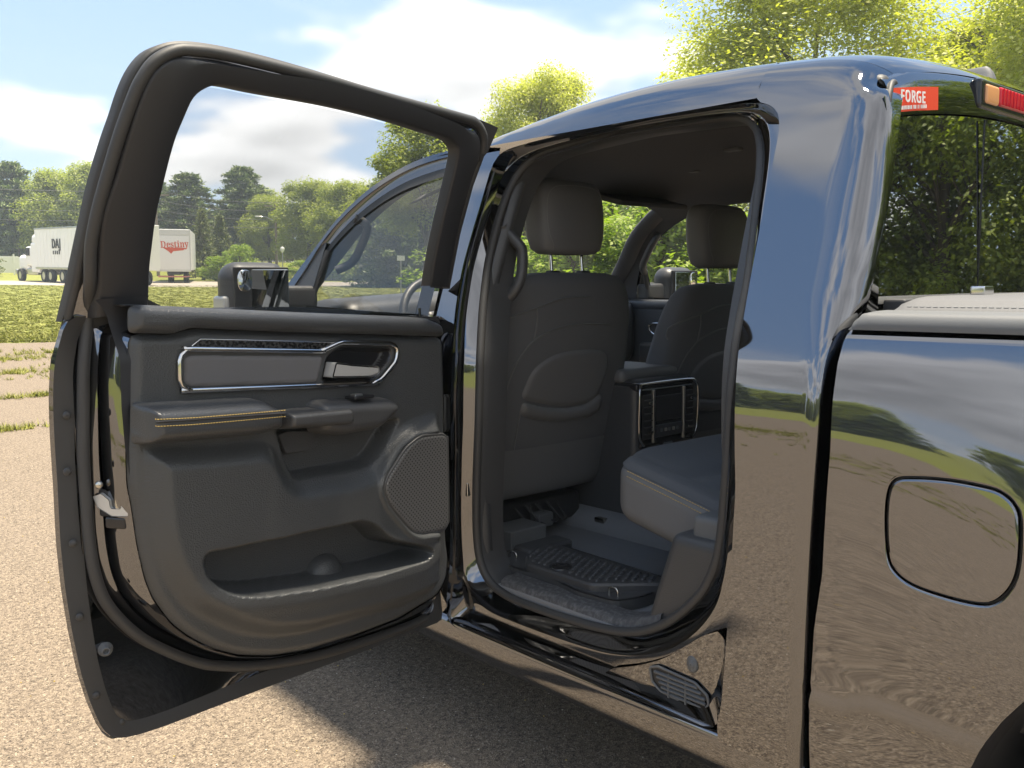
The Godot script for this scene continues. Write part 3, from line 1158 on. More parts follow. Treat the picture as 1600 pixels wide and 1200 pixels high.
	for z in [-2.42, -2.36, -2.2, -1.9, -1.5, -1.2, -1.0]:
		var row := PackedVector3Array()
		var top := curve_at([-2.42, -2.36, -2.2, -1.5, -1.0], [1.05, 1.13, 1.19, 1.29, 1.335], z)
		for k in 21:
			var x := lerpf(-0.97, 0.97, k / 20.0)
			row.append(Vector3(x, top - 0.05 * pow(absf(x) / 0.97, 4.0) + 0.02 * exp(-pow(absf(absf(x) - 0.45) / 0.2, 2.0)), z))
		hood.append(row)
	put(B.new().grid(hood), "bonnet", M.paint, truck)
	put(B.new().rbox(Vector3(0, 0.72, -2.42), Vector3(1.9, 0.55, 0.10), 0.04, 2), "front_fascia", M.black_parts_and_gaps, truck)
	# windscreen
	var ws := []
	for k in 10:
		var t := k / 9.0
		var row := PackedVector3Array()
		for q in 21:
			var f := lerpf(-1.0, 1.0, q / 20.0)
			var hw := lerpf(0.88, 0.70, t)
			row.append(Vector3(hw * f, lerpf(1.36, 1.845, t) + 0.03 * (1.0 - f * f) * t, lerpf(-1.02, -0.41, t) - 0.12 * (1.0 - f * f)))
		ws.append(row)
	put(B.new().grid(ws), "windscreen", M.window_clear, truck)
	put(B.new().rbox(Vector3(0, 1.70, -0.52), Vector3(0.25, 0.075, 0.03), 0.015, 3), "rear_view_mirror", M.black_parts_and_gaps, truck)

func build_cabin() -> void:
	put(B.new().rbox(Vector3(0, 0.525, 0.25), Vector3(1.74, 0.04, 1.95), 0.01, 2), "floor_carpet", M.carpet, truck)
	put(B.new().loaf([[-0.9, 0.0, 0.53, 0.24, 0.10], [0.9, 0.0, 0.53, 0.24, 0.10]], 2.5, 30, 2), "floor_tunnel", M.carpet, truck)
	# headliner
	var rows := []
	for z in [-0.46, -0.40, -0.2, 0.1, 0.5, 0.9, 1.1, 1.2]:
		var row := PackedVector3Array()
		for k in 25:
			var f := lerpf(-1.0, 1.0, k / 24.0)
			var h := roof_h(clampf(z, -0.42, 1.15)) - 0.055
			row.append(Vector3(0.70 * f, h + 0.028 * (1.0 - pow(absf(f), 3.0)) - 0.05 * pow(absf(f), 10.0), z))
		rows.append(row)
	put(B.new().grid(rows), "headliner", M.headliner, truck)
	for e in [[Vector3(0.05, 1.868, 0.35), Vector3(0.035, 0.012, 0.06)], [Vector3(0.3, 1.85, 0.0), Vector3(0.03, 0.012, 0.045)]]:
		put(B.new().rbox(e[0], e[1], 0.005, 2), "roof_hook", M.rail_plastic, truck)
	put(B.new().rbox(Vector3(0.36, 1.765, -0.33), Vector3(0.42, 0.022, 0.20), 0.008, 2, 1, null, Basis(Vector3(1, 0, 0), 0.25)), "sun_visor", M.headliner, truck)
	put(B.new().rbox(Vector3(-0.36, 1.765, -0.33), Vector3(0.42, 0.022, 0.20), 0.008, 2, 1, null, Basis(Vector3(1, 0, 0), 0.25)), "sun_visor", M.headliner, truck)
	# far side: door trims, window surrounds, pillars
	put(B.new().rbox(Vector3(0.845, 0.93, -0.45), Vector3(0.09, 0.80, 1.05), 0.03, 3), "far_front_door_trim", M.card_vinyl, truck)
	put(B.new().rbox(Vector3(0.855, 1.325, -0.45), Vector3(0.12, 0.05, 1.05), 0.02, 3), "far_belt_pad", M.soft_vinyl, truck)
	put(B.new().rbox(Vector3(0.79, 1.10, -0.42), Vector3(0.05, 0.10, 0.5), 0.02, 3), "far_armrest", M.soft_vinyl, truck)
	put(B.new().tube(spline3(PackedVector3Array([Vector3(0.797, 1.235, -0.33), Vector3(0.795, 1.24, -0.48), Vector3(0.795, 1.235, -0.62), Vector3(0.797, 1.19, -0.60), Vector3(0.797, 1.17, -0.52)]), 20), 0.006, false, 8), "far_handle_bezel", M.chrome, truck)
	put(B.new().rbox(Vector3(0.845, 0.95, 0.62), Vector3(0.09, 0.80, 0.98), 0.03, 3), "far_rear_door_trim", M.card_vinyl, truck)
	# far window surround: loft from the opening out to roof and belt
	var fo := PackedVector3Array()
	var fi := PackedVector3Array()
	for q in spline3(PackedVector3Array([Vector3(0.90, 1.35, -0.80), Vector3(0.87, 1.50, -0.745), Vector3(0.835, 1.62, -0.62), Vector3(0.80, 1.705, -0.47), Vector3(0.785, 1.745, -0.30), Vector3(0.78, 1.76, -0.14), Vector3(0.785, 1.755, -0.05), Vector3(0.80, 1.70, -0.02), Vector3(0.87, 1.5, 0.0), Vector3(0.90, 1.35, 0.01)]), 40):
		fi.append(q)
	for q in spline3(PackedVector3Array([Vector3(0.86, 1.33, -0.95), Vector3(0.82, 1.52, -0.85), Vector3(0.76, 1.68, -0.68), Vector3(0.70, 1.78, -0.50), Vector3(0.68, 1.815, -0.30), Vector3(0.67, 1.83, -0.10), Vector3(0.67, 1.84, 0.06), Vector3(0.70, 1.80, 0.09), Vector3(0.78, 1.5, 0.12), Vector3(0.80, 1.33, 0.12)]), 40):
		fo.append(q)
	put(B.new().grid([fi, fo]), "far_window_surround", M.headliner, truck)
	put(B.new().rbox(Vector3(0.80, 1.10, 0.06), Vector3(0.05, 1.3, 0.16), 0.02, 2), "far_pillar_trim", M.plastic, truck)
	put(B.new().rbox(Vector3(0.80, 1.55, 1.13), Vector3(0.04, 0.40, 0.25), 0.015, 2, 1, null, Basis(Vector3(0, 0, 1), 0.36)), "far_quarter_trim", M.headliner, truck)
	var rwin := put(patch(PackedVector2Array([Vector2(0.12, 1.33), Vector2(1.02, 1.36), Vector2(0.96, 1.79), Vector2(0.14, 1.80)]), 0.05, func(p: Vector2) -> Vector3: return Vector3(-SX(p.y) - 0.02, p.y, p.x)), "far_rear_window", M.window_tint, truck)
	rwin.name = "far_rear_window"
	put(patch(PackedVector2Array([Vector2(-0.0, 0.41), Vector2(1.1, 0.41), Vector2(1.1, 1.34), Vector2(0.0, 1.33)]), 0.05, func(p: Vector2) -> Vector3: return Vector3(-SX(p.y), p.y, p.x)), "far_rear_door", M.paint, truck)
	put(patch(PackedVector2Array([Vector2(-0.0, 1.79), Vector2(1.1, 1.79), Vector2(1.1, 1.845), Vector2(0.0, 1.85)]), 0.02, func(p: Vector2) -> Vector3: return Vector3(-SX(p.y), p.y, p.x)), "far_door_frame", M.paint, truck)
	# dashboard and wheel
	put(B.new().rbox(Vector3(0, 1.20, -0.88), Vector3(1.66, 0.34, 0.36), 0.09, 5, 3, func(p: Vector3) -> Vector3: return p + Vector3(0, 0.05 * exp(-pow((p.x + 0.40) / 0.22, 2.0)) * smoothstep(1.05, 1.35, p.y), 0)), "dashboard", M.plastic, truck)
	put(B.new().rbox(Vector3(0.0, 1.02, -0.62), Vector3(0.30, 0.42, 0.10), 0.03, 3), "centre_stack", M.dark_gloss, truck)
	put(B.new().loaf([[-0.70, 0.0, 0.0, 0.05, 0.032], [-0.695, 0.0, 0.0, 0.048, 0.030]], 3.0, 24, 2), "air_vent", M.chrome, truck).position = Vector3(-0.70, 1.30, 0.0)
	var sw := holder("steering_wheel", truck)
	sw.transform = Transform3D(Basis(Vector3(1, 0, 0), -0.42), Vector3(-0.44, 1.275, -0.60))
	var ring := PackedVector3Array()
	for k in 48:
		ring.append(Vector3(cos(TAU * k / 48.0) * 0.185, sin(TAU * k / 48.0) * 0.185, 0))
	put(B.new().tube(ring, 0.016, true, 10), "rim", M.plastic, sw)
	put(B.new().rbox(Vector3(0, 0, -0.01), Vector3(0.15, 0.12, 0.05), 0.025, 3), "hub", M.plastic, sw)
	for a in [0.0, PI, -PI / 2.0]:
		put(B.new().tube(PackedVector3Array([Vector3(cos(a) * 0.05, sin(a) * 0.05, 0), Vector3(cos(a) * 0.18, sin(a) * 0.18, 0)]), 0.015, false, 8), "spoke", M.satin, sw)
	# near grab handle on the B pillar
	put(B.new().tube(spline3(p3(HANDLE), 40), 0.0165, false, 12), "grab_handle", M.plastic, truck)
	var pt := []
	for k in 26:
		var y := lerpf(0.54, 1.80, k / 25.0)
		var x := SX(y)
		var zo := 0.0 if y > 1.3 else 0.02
		pt.append(spline3(PackedVector3Array([Vector3(x + 0.112, y, 0.10 + zo), Vector3(x + 0.128, y, 0.115 + zo), Vector3(x + 0.15, y, 0.11 + zo), Vector3(x + 0.165, y, 0.06), Vector3(x + 0.165, y, -0.06)]), 12))
	put(B.new().grid(pt), "pillar_trim", M.plastic, truck)
	# near quarter trim
	put(B.new().rbox(Vector3(-0.80, 0.67, 0.93), Vector3(0.11, 0.30, 0.24), 0.03, 3, 2, func(p: Vector3) -> Vector3: return p + Vector3(0, 0, -0.08 * smoothstep(0.8, 0.55, p.y))), "sill_trim", M.plastic, truck)
	put(B.new().rbox(Vector3(-0.78, 0.79, 0.94), Vector3(0.10, 0.16, 0.16), 0.02, 3), "lower_quarter_trim", M.rail_plastic, truck)
	put(patch(PackedVector2Array([Vector2(0.985, 0.85), Vector2(1.2, 0.85), Vector2(1.2, 1.80), Vector2(0.94, 1.80)]), 0.03, func(p: Vector2) -> Vector3: return Vector3(SX(p.y) + 0.13, p.y, p.x)), "quarter_trim", M.plastic, truck)
	# console
	var con := holder("centre_console", truck)
	put(B.new().rbox(Vector3(0, 0.83, -0.16), Vector3(0.33, 0.52, 0.56), 0.035, 4), "console_body", M.plastic, con)
	put(B.new().rbox(Vector3(-0.01, 1.10, -0.16), Vector3(0.32, 0.05, 0.44), 0.022, 4), "armrest_lid", M.seat_vinyl, con)
	put(B.new().rbox(Vector3(0.0, 1.066, 0.055), Vector3(0.325, 0.03, 0.13), 0.012, 3), "cup_tray", M.dark_gloss, con)
	for x in [-0.06, 0.07]:
		put(B.new().loaf([[1.084, x, 0.06, 0.044, 0.044], [1.080, x, 0.06, 0.042, 0.042], [1.05, x, 0.06, 0.036, 0.036]], 2.0, 24), "cup_holder", M.black_parts_and_gaps, con)
	put(B.new().rbox(Vector3(0, 0.955, 0.118), Vector3(0.30, 0.21, 0.02), 0.008, 2), "rear_face", M.dark_gloss, con)
	var hoop := PackedVector3Array([Vector3(-0.135, 0.86, 0.13), Vector3(-0.162, 0.90, 0.132), Vector3(-0.165, 1.03, 0.135), Vector3(-0.155, 1.068, 0.13), Vector3(-0.12, 1.078, 0.125), Vector3(0.12, 1.078, 0.125), Vector3(0.155, 1.068, 0.13), Vector3(0.165, 1.03, 0.135), Vector3(0.162, 0.90, 0.132), Vector3(0.135, 0.86, 0.13)])
	put(B.new().tube(spline3(hoop, 50), 0.0045, false, 8), "chrome_hoop", M.chrome, con)
	for s in [-1.0, 1.0]:
		var vn := put(B.new().rbox(Vector3(s * 0.118, 0.96, 0.126), Vector3(0.05, 0.16, 0.012), 0.005, 2), "air_outlet", M.black_parts_and_gaps, con)
		for k in 6:
			put(B.new().rbox(Vector3(s * 0.118, 0.90 + k * 0.024, 0.135), Vector3(0.042, 0.004, 0.008), 0.0015, 1), "vane", M.plastic, vn)
		put(B.new().rbox(Vector3(s * 0.118, 1.01, 0.142), Vector3(0.014, 0.010, 0.008), 0.002, 1), "vane_tab", M.chrome, vn)
		put(B.new().rbox(Vector3(s * 0.118, 0.908, 0.142), Vector3(0.034, 0.008, 0.008), 0.002, 1), "outlet_wheel", M.chrome, vn)
		put(B.new().rbox(Vector3(s * 0.085, 0.96, 0.128), Vector3(0.012, 0.19, 0.016), 0.004, 2), "divider", M.satin, con)
	put(B.new().rbox(Vector3(0, 0.985, 0.126), Vector3(0.15, 0.09, 0.012), 0.004, 2), "storage_slot", M.black_parts_and_gaps, con)
	var pn := put(B.new().rbox(Vector3(0, 0.905, 0.128), Vector3(0.15, 0.045, 0.014), 0.004, 2), "socket_panel", M.plastic, con)
	for k in 5:
		put(B.new().rbox(Vector3(-0.045 + k * 0.022, 0.908, 0.137), Vector3(0.012, 0.012, 0.006), 0.002, 1), "socket", M.satin if k % 2 else M.rail_plastic, pn)
	put(B.new().rbox(Vector3(0.0, 0.84, 0.125), Vector3(0.05, 0.04, 0.014), 0.004, 2), "lower_socket", M.rail_plastic, con)
	# storage lid in the floor
	var lidn := holder("floor_storage_lid", truck)
	put(B.new().prism(soften(p2(LID), 0.03, 4), func(p: Vector2, h: float) -> Vector3: return Vector3(p.x, 0.548 + 0.03 * h, p.y), 0.008), "lid_base", M.plastic, lidn)
	var lt := soften(p2(LID_TOP), 0.02, 4)
	put(B.new().prism(lt, func(p: Vector2, h: float) -> Vector3: return Vector3(p.x, 0.575 + 0.025 * h, p.y), 0.006), "lid_panel", M.plastic, lidn)
	var rib := B.new().loaf([[0.0, 0, 0, 0.010, 0.006], [0.004, 0, 0, 0.009, 0.005], [0.006, 0.002, 0, 0.006, 0.003], [0.0065, 0.002, 0, 0.001, 0.001]], 2.5, 12).mesh()
	var ring_at := Vector2(-0.745, 0.33)
	for r in 8:
		for k in 20:
			var q := Vector2(-0.785 + r * 0.026, 0.14 + k * 0.026 + (0.013 if r % 2 else 0.0))
			if sd(lt, q) > 0.018 and q.distance_to(ring_at) > 0.042:
				put_mesh(rib, "grip_rib", M.plastic, lidn).position = Vector3(q.x, 0.600, q.y)
	put(B.new().loaf([[0.599, ring_at.x, ring_at.y, 0.034, 0.034], [0.604, ring_at.x, ring_at.y, 0.033, 0.033], [0.604, ring_at.x, ring_at.y, 0.027, 0.027], [0.601, ring_at.x, ring_at.y, 0.026, 0.026], [0.601, ring_at.x, ring_at.y, 0.001, 0.001]], 2.0, 28), "finger_ring", M.dark_gloss, lidn)
	for q in [Vector3(-0.765, 0.592, 0.555), Vector3(-0.735, 0.592, 0.11)]:
		put(B.new().tube(spline3(PackedVector3Array([q + Vector3(0, -0.014, -0.016), q + Vector3(0, 0.002, -0.014), q + Vector3(0, 0.006, 0), q + Vector3(0, 0.002, 0.014), q + Vector3(0, -0.014, 0.016)]), 14), 0.0028, false, 8), "tie_ring", M.steel, lidn)

func build_seats() -> void:
	var seat := holder("front_seat", truck)
	seat.position.x = -0.40
	var rows := []
	for e in [[0.70, 0.23, -0.145, 0.03], [0.705, 0.26, -0.145, 0.055], [0.73, 0.285, -0.145, 0.075], [0.80, 0.308, -0.135, 0.088], [0.9, 0.32, -0.11, 0.092], [1.0, 0.323, -0.085, 0.093], [1.1, 0.322, -0.06, 0.092], [1.2, 0.314, -0.035, 0.090], [1.3, 0.30, -0.012, 0.085], [1.37, 0.283, 0.005, 0.078], [1.42, 0.258, 0.015, 0.068], [1.45, 0.225, 0.02, 0.052], [1.462, 0.16, 0.022, 0.030], [1.464, 0.08, 0.022, 0.012]]:
		rows.append([e[0], 0.0, e[2], e[1], e[3]])
	put(B.new().loaf(rows, 3.6, 56), "backrest", M.seat_cloth, seat)
	var yy := []
	var hw := []
	var cz := []
	var hd := []
	for e in rows:
		yy.append(e[0])
		hw.append(e[3])
		cz.append(e[2])
		hd.append(e[4])
	var zb := func(x: float, y: float) -> float:
		var w := curve_at(yy, hw, y)
		var f := clampf(absf(x) / w, 0.0, 0.999)
		return curve_at(yy, cz, y) + curve_at(yy, hd, y) * pow(1.0 - pow(f, 3.6), 1.0 / 3.6)
	var shift := func(a: Array) -> PackedVector2Array:
		var r := PackedVector2Array()
		for q in p2(a):
			r.append(Vector2(clampf(q.x + 0.40, -0.305, 0.29), q.y))
		return r
	var pillow := func(poly: PackedVector2Array, h: float, r: float) -> B:
		return patch(poly, 0.008, func(p: Vector2) -> Vector3:
			var t := clampf(sd(poly, p) / r, 0.0, 1.0)
			return Vector3(p.x, p.y, zb.call(p.x, p.y) + 0.001 + h * sqrt(1.0 - (1.0 - t) * (1.0 - t))), [], true)
	put(pillow.call(spline2(shift.call(SEAT_OVAL), 60, true), 0.010, 0.02), "back_panel", M.seat_vinyl, seat)
	put(pillow.call(soften(shift.call(SEAT_BAND), 0.02, 4), 0.016, 0.02), "map_pocket", M.seat_vinyl, seat)
	for a in [SEAM_ARCH, SEAM_SIDE, SEAM_TOP, SEAM_VERT]:
		var path := PackedVector3Array()
		for q in spline2(shift.call(a), 30):
			path.append(Vector3(q.x, q.y, zb.call(q.x, q.y) + 0.001))
		put(B.new().tube(path, 0.0028, false, 6), "seam", M.seat_vinyl, seat)
	put(patch(PackedVector2Array([Vector2(-0.25, 0.71), Vector2(0.25, 0.71), Vector2(0.285, 0.80), Vector2(0.30, 0.885), Vector2(-0.30, 0.885), Vector2(-0.285, 0.80)]), 0.015, func(p: Vector2) -> Vector3: return Vector3(p.x, p.y, zb.call(p.x, p.y) + 0.004 + 0.01 * smoothstep(0.89, 0.72, p.y)), [], true), "lower_shroud", M.seat_vinyl, seat)
	put(B.new().rbox(Vector3(0, 0.76, -0.42), Vector3(0.54, 0.18, 0.54), 0.06, 4, 2), "cushion", M.seat_cloth, seat)
	put(B.new().rbox(Vector3(0, 0.62, -0.36), Vector3(0.44, 0.10, 0.46), 0.02, 2), "seat_frame", M.black_parts_and_gaps, seat)
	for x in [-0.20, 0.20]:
		put(B.new().rbox(Vector3(x, 0.56, -0.28), Vector3(0.045, 0.035, 0.62), 0.006, 2), "seat_rail", M.black_parts_and_gaps, seat)
		put(B.new().rbox(Vector3(x, 0.585, 0.0), Vector3(0.05, 0.02, 0.05), 0.006, 2), "rail_foot", M.steel if x > 0 else M.plastic, seat)
	put(B.new().rbox(Vector3(-0.02, 0.61, -0.09), Vector3(0.07, 0.05, 0.05), 0.008, 2), "seat_motor", M.rail_plastic, seat)
	for k in 4:
		put(B.new().tube(spline3(PackedVector3Array([Vector3(-0.12 + k * 0.05, 0.66, -0.12), Vector3(-0.10 + k * 0.05, 0.61, -0.07), Vector3(-0.06 + k * 0.05, 0.60, -0.08), Vector3(-0.03 + k * 0.04, 0.66, -0.14)]), 14), 0.005, false, 6), "cable", M.black_parts_and_gaps, seat)
	for x in [-0.072, 0.072]:
		put(B.new().cyl(Vector3(x, 1.43, 0.02), Vector3(x, 1.56, 0.008), 0.0065, 0.0065, 12), "headrest_post", M.chrome, seat)
		put(B.new().rbox(Vector3(x, 1.464, 0.022), Vector3(0.04, 0.012, 0.03), 0.005, 2), "post_collar", M.black_parts_and_gaps, seat)
	rows = []
	for e in [[1.522, 0.09, 0.03], [1.525, 0.115, 0.045], [1.54, 0.138, 0.06], [1.58, 0.149, 0.068], [1.65, 0.152, 0.072], [1.71, 0.150, 0.068], [1.74, 0.143, 0.06], [1.757, 0.128, 0.047], [1.764, 0.10, 0.03], [1.766, 0.05, 0.012]]:
		rows.append([e[0], 0.0, 0.005 - 0.06 * (e[0] - 1.65), e[1], e[2]])
	var hr := put(B.new().loaf(rows, 3.2, 48), "headrest", M.seat_vinyl, seat)
	var hs := PackedVector3Array()
	for q in spline2(PackedVector2Array([Vector2(-0.105, 1.535), Vector2(-0.128, 1.60), Vector2(-0.130, 1.68), Vector2(-0.112, 1.725), Vector2(-0.06, 1.742), Vector2(0.06, 1.742), Vector2(0.112, 1.725), Vector2(0.130, 1.68), Vector2(0.128, 1.60), Vector2(0.105, 1.535)]), 60):
		var w := curve_at([1.522, 1.54, 1.58, 1.65, 1.71, 1.74, 1.766], [0.09, 0.138, 0.149, 0.152, 0.150, 0.143, 0.09], q.y)
		var d := curve_at([1.522, 1.54, 1.58, 1.65, 1.71, 1.74, 1.766], [0.03, 0.06, 0.068, 0.072, 0.068, 0.06, 0.025], q.y)
		hs.append(Vector3(q.x, q.y, 0.005 - 0.06 * (q.y - 1.65) + d * pow(maxf(0.0, 1.0 - pow(minf(absf(q.x) / w, 1.0), 3.2)), 1.0 / 3.2) + 0.0006))
	stitches(hs, 0.008, 0.0009, M.stitch_grey, hr)
	var other := seat.duplicate()
	other.name = "front_seat_001"
	truck.add_child(other)
	other.position = Vector3(0.41, -0.04, 0.03)
	# boxes on the floor under the driver's seat
	put(B.new().rbox(Vector3(-0.60, 0.60, -0.02), Vector3(0.16, 0.07, 0.12), 0.008, 2), "amplifier", M.rail_plastic, truck)
	var duct := put(B.new().rbox(Vector3(-0.57, 0.565, 0.07), Vector3(0.20, 0.05, 0.09), 0.015, 3), "floor_duct", M.plastic, truck)
	for k in 3:
		put(B.new().rbox(Vector3(-0.63 + k * 0.06, 0.565, 0.115), Vector3(0.045, 0.026, 0.012), 0.004, 2), "duct_opening", M.black_parts_and_gaps, duct)
	# rear bench
	var bench := holder("rear_bench", truck)
	var slope := func(p: Vector3) -> Vector3: return p + Vector3(0, -0.24 * (p.z - 0.5) + 0.10 * 0.0, -0.10 * smoothstep(0.75, 0.45, absf(p.x)) * smoothstep(0.75, 0.5, p.z))
	put(B.new().rbox(Vector3(-0.02, 0.855, 0.76), Vector3(1.36, 0.165, 0.50), 0.045, 6, 10, slope), "seat_side", M.seat_vinyl, bench)
	var top := PackedVector2Array([Vector2(-0.69, 0.535), Vector2(-0.66, 0.515), Vector2(0.6, 0.515), Vector2(0.65, 0.54), Vector2(0.65, 0.99), Vector2(-0.69, 0.99)])
	put(patch(top, 0.014, func(p: Vector2) -> Vector3:
		var t := clampf(sd(top, p) / 0.05, 0.0, 1.0)
		var dz := absf(p.y - 0.70 - 0.10 * (p.x + 0.45)) / 0.02
		var groove := 0.012 * exp(-dz * dz) * smoothstep(0.06, 0.12, sd(top, p))
		var dx := absf(p.x + 0.60) / 0.008
		groove += 0.006 * exp(-dx * dx)
		return slope.call(Vector3(p.x, 0.926 + 0.024 * sqrt(1.0 - (1.0 - t) * (1.0 - t)) - groove, p.y))), "seat_top", M.seat_cloth, bench)
	var edge := PackedVector3Array()
	var edge2 := PackedVector3Array()
	for k in 20:
		edge.append(slope.call(Vector3(-0.6985, 0.908, lerpf(0.55, 0.99, k / 19.0))))
		edge2.append(slope.call(Vector3(-0.695, 0.922, lerpf(0.55, 0.99, k / 19.0))))
	stitches(edge, 0.009, 0.0012, M.stitch_gold, bench)
	stitches(edge2, 0.009, 0.0012, M.stitch_gold, bench)
	put(B.new().rbox(Vector3(0, 1.16, 1.09), Vector3(1.40, 0.62, 0.16), 0.05, 4), "bench_back", M.seat_cloth, bench)
	put(B.new().rbox(Vector3(0, 0.66, 0.98), Vector3(1.3, 0.24, 0.2), 0.02, 2), "bench_base", M.black_parts_and_gaps, bench)

# ------------------------------------------------------------------ the open door
func build_door() -> void:
	var door := holder("rear_door", truck)
	door.set_meta("label", "open rear door with black trim panel facing the viewer")
	var th := deg_to_rad(82.514)
	# local x = minus the way from hinge to edge, y up, z towards the cabin face
	door.transform = Transform3D(Basis(Vector3(sin(th), 0, -cos(th)), Vector3.UP, Vector3(cos(th), 0, sin(th))), Vector3(-0.97, 0, 0.03))
	var P := func(u: float, v: float, w: float) -> Vector3: return Vector3(-u, v, w)
	var skin_w := func(v: float) -> float: return SX(v) + 0.97
	# ---- lower shell
	var hem2 := p2(HEM)
	hem2.append_array(PackedVector2Array([Vector2(0.5, 1.36), Vector2(-0.02, 1.335), Vector2(-0.025, 0.9)]))
	var mid := Vector2(0.5, 0.92)
	var an := angles(0.0, TAU, 240)
	var to3 := func(a: PackedVector2Array) -> PackedVector3Array:
		var r := PackedVector3Array()
		for q in a:
			r.append(Vector3(q.x, q.y, 0))
		return r
	var hem := smooth_loop(polar(to3.call(hem2), mid, an), 1)
	var s2 := p2(SEAL_LOW)
	s2.append_array(PackedVector2Array([Vector2(0.5, 1.36), Vector2(0.02, 1.33), Vector2(0.01, 0.9), Vector2(0.015, 0.55), Vector2(0.03, 0.47)]))
	var seal := smooth_loop(polar(to3.call(s2), mid, an), 2)
	var card2 := p2(CARD)
	var card := smooth_loop(polar(to3.call(card2), mid, an), 1)
	var ring := func(l: PackedVector3Array, inset: float, w: float, skinned := 0.0) -> PackedVector3Array:
		var r := PackedVector3Array()
		for q in l:
			var d := Vector2(q.x, q.y) - mid
			var f := 1.0 - inset / d.length()
			var uv := mid + d * f
			r.append(P.call(uv.x, uv.y, w + skinned * (skin_w.call(clampf(uv.y, 0.4, 1.36)))))
		return r
	var r0: PackedVector3Array = ring.call(hem, 0.0, 0.0, 1.0)
	var r1: PackedVector3Array = ring.call(hem, 0.003, 0.012, 0.9)
	var r2: PackedVector3Array = ring.call(hem, 0.024, 0.014, 0.5)
	var r2b: PackedVector3Array = ring.call(hem, 0.042, 0.010, 0.2)
	var r3: PackedVector3Array = ring.call(seal, -0.013, 0.004, 0.0)
	var r4: PackedVector3Array = ring.call(seal, 0.014, 0.004, 0.0)
	var r5: PackedVector3Array = ring.call(seal, 0.030, 0.022, 0.0)
	var r6 := PackedVector3Array()
	var r7: PackedVector3Array = ring.call(card, -0.010, 0.088, 0.0)
	var r8: PackedVector3Array = ring.call(card, -0.004, 0.102, 0.0)
	for k in 240:
		r6.append(r5[k].lerp(r7[k], 0.55) + Vector3(0, 0, 0.012))
	# outer skin
	put(patch(hem2, 0.02, func(p: Vector2) -> Vector3: return P.call(p.x, p.y, skin_w.call(clampf(p.y, 0.4, 1.36)))), "outer_panel", M.paint, door)
	put(B.new().grid([r0, r1], false, true), "hem_edge", M.paint, door)
	put(B.new().grid([r1, r2, r2b], false, true), "edge_flap", M.flap_rubber, door)
	put(B.new().grid([r2b, r3, r4, r5], false, true).grid([r5, r6, r7, r8], false, true), "inner_shell", M.paint, door)
	var st2 := PackedVector3Array()
	for q in p2(SEAL_LOW):
		st2.append(P.call(q.x, q.y, 0.016))
	for e in p2(SEAL_UP):
		st2.append(P.call(e.x, e.y, 0.03 + 0.4 * (e.y - 1.33)))
	st2 = spline3(st2, 260)
	put(B.new().tube(st2, 0.0125, false, 10), "door_seal", M.rubber, door)
	# ---- window frame
	var fmid := Vector2(0.48, 1.45)
	var fan := angles(-0.16, PI + 0.07, 190, false)
	var fo2 := spline2(p2(FRAME_O), 120)
	fo2.append_array(PackedVector2Array([Vector2(-0.035, 1.80), Vector2(-0.02, 1.70), Vector2(-0.02, 1.57), Vector2(-0.035, 1.43), Vector2(-0.05, 1.33), Vector2(0.5, 1.30), Vector2(1.072, 1.34)]))
	var ft2 := spline2(p2(TRIM_O), 120)
	ft2.append_array(PackedVector2Array([Vector2(0.5, 1.30), Vector2(1.02, 1.34)]))
	var fg2 := spline2(p2(GLASS), 120)
	fg2.append_array(PackedVector2Array([Vector2(0.08, 1.30), Vector2(0.5, 1.29), Vector2(0.91, 1.30)]))
	var fo := polar(to3.call(fo2), fmid, fan)
	var ft := polar(to3.call(ft2), fmid, fan)
	var fg := polar(to3.call(fg2), fmid, fan)
	var lean := func(l: PackedVector3Array, inset: float, off: float) -> PackedVector3Array:
		var r := PackedVector3Array()
		for q in l:
			var d := Vector2(q.x, q.y) - fmid
			var uv := fmid + d * (1.0 - inset / d.length())
			r.append(P.call(uv.x, uv.y, 0.4 * (uv.y - 1.33) + off))
		return r
	var f0: PackedVector3Array = lean.call(fo, 0.0, -0.03)
	var f1: PackedVector3Array = lean.call(fo, 0.0, 0.0)
	var f2: PackedVector3Array = lean.call(fo, 0.012, 0.008)
	var f3: PackedVector3Array = lean.call(fo, 0.02, 0.0)
	var f4: PackedVector3Array = lean.call(ft, -0.004, 0.012)
	var f5: PackedVector3Array = lean.call(ft, 0.0, 0.038)
	var f6: PackedVector3Array = lean.call(ft, 0.008, 0.048)
	var f7: PackedVector3Array = lean.call(fg, -0.045, 0.052)
	var f8: PackedVector3Array = lean.call(fg, -0.006, 0.050)
	var f9: PackedVector3Array = lean.call(fg, 0.0, 0.042)
	var f10: PackedVector3Array = lean.call(fg, -0.004, 0.006)
	var f11: PackedVector3Array = lean.call(fg, -0.06, -0.012)
	put(B.new().grid([f0, f1, f2, f3]).grid([f0, f11]), "frame_outer", M.rubber, door)
	put(B.new().grid([f3, f4]), "frame_channel", M.paint, door)
	put(B.new().grid([f4, f5, f6, f7, f8, f9, f10]), "frame_trim", M.frame_plastic, door)
	# cap at the front top corner
	put(B.new().prism(PackedVector2Array([Vector2(0.03, 1.868), Vector2(-0.05, 1.857), Vector2(-0.035, 1.79), Vector2(-0.012, 1.76), Vector2(0.02, 1.80)]), func(p: Vector2, h: float) -> Vector3: return P.call(p.x, p.y, 0.4 * (p.y - 1.33) - 0.03 + 0.04 * h), 0.003), "corner_cap", M.rubber, door)
	# glass
	var gp := PackedVector2Array()
	for q in fg2:
		gp.append(q)
	put(patch(gp, 0.04, func(p: Vector2) -> Vector3: return P.call(p.x, p.y, 0.4 * (p.y - 1.33) + 0.008)), "window_glass", M.window_tint, door)
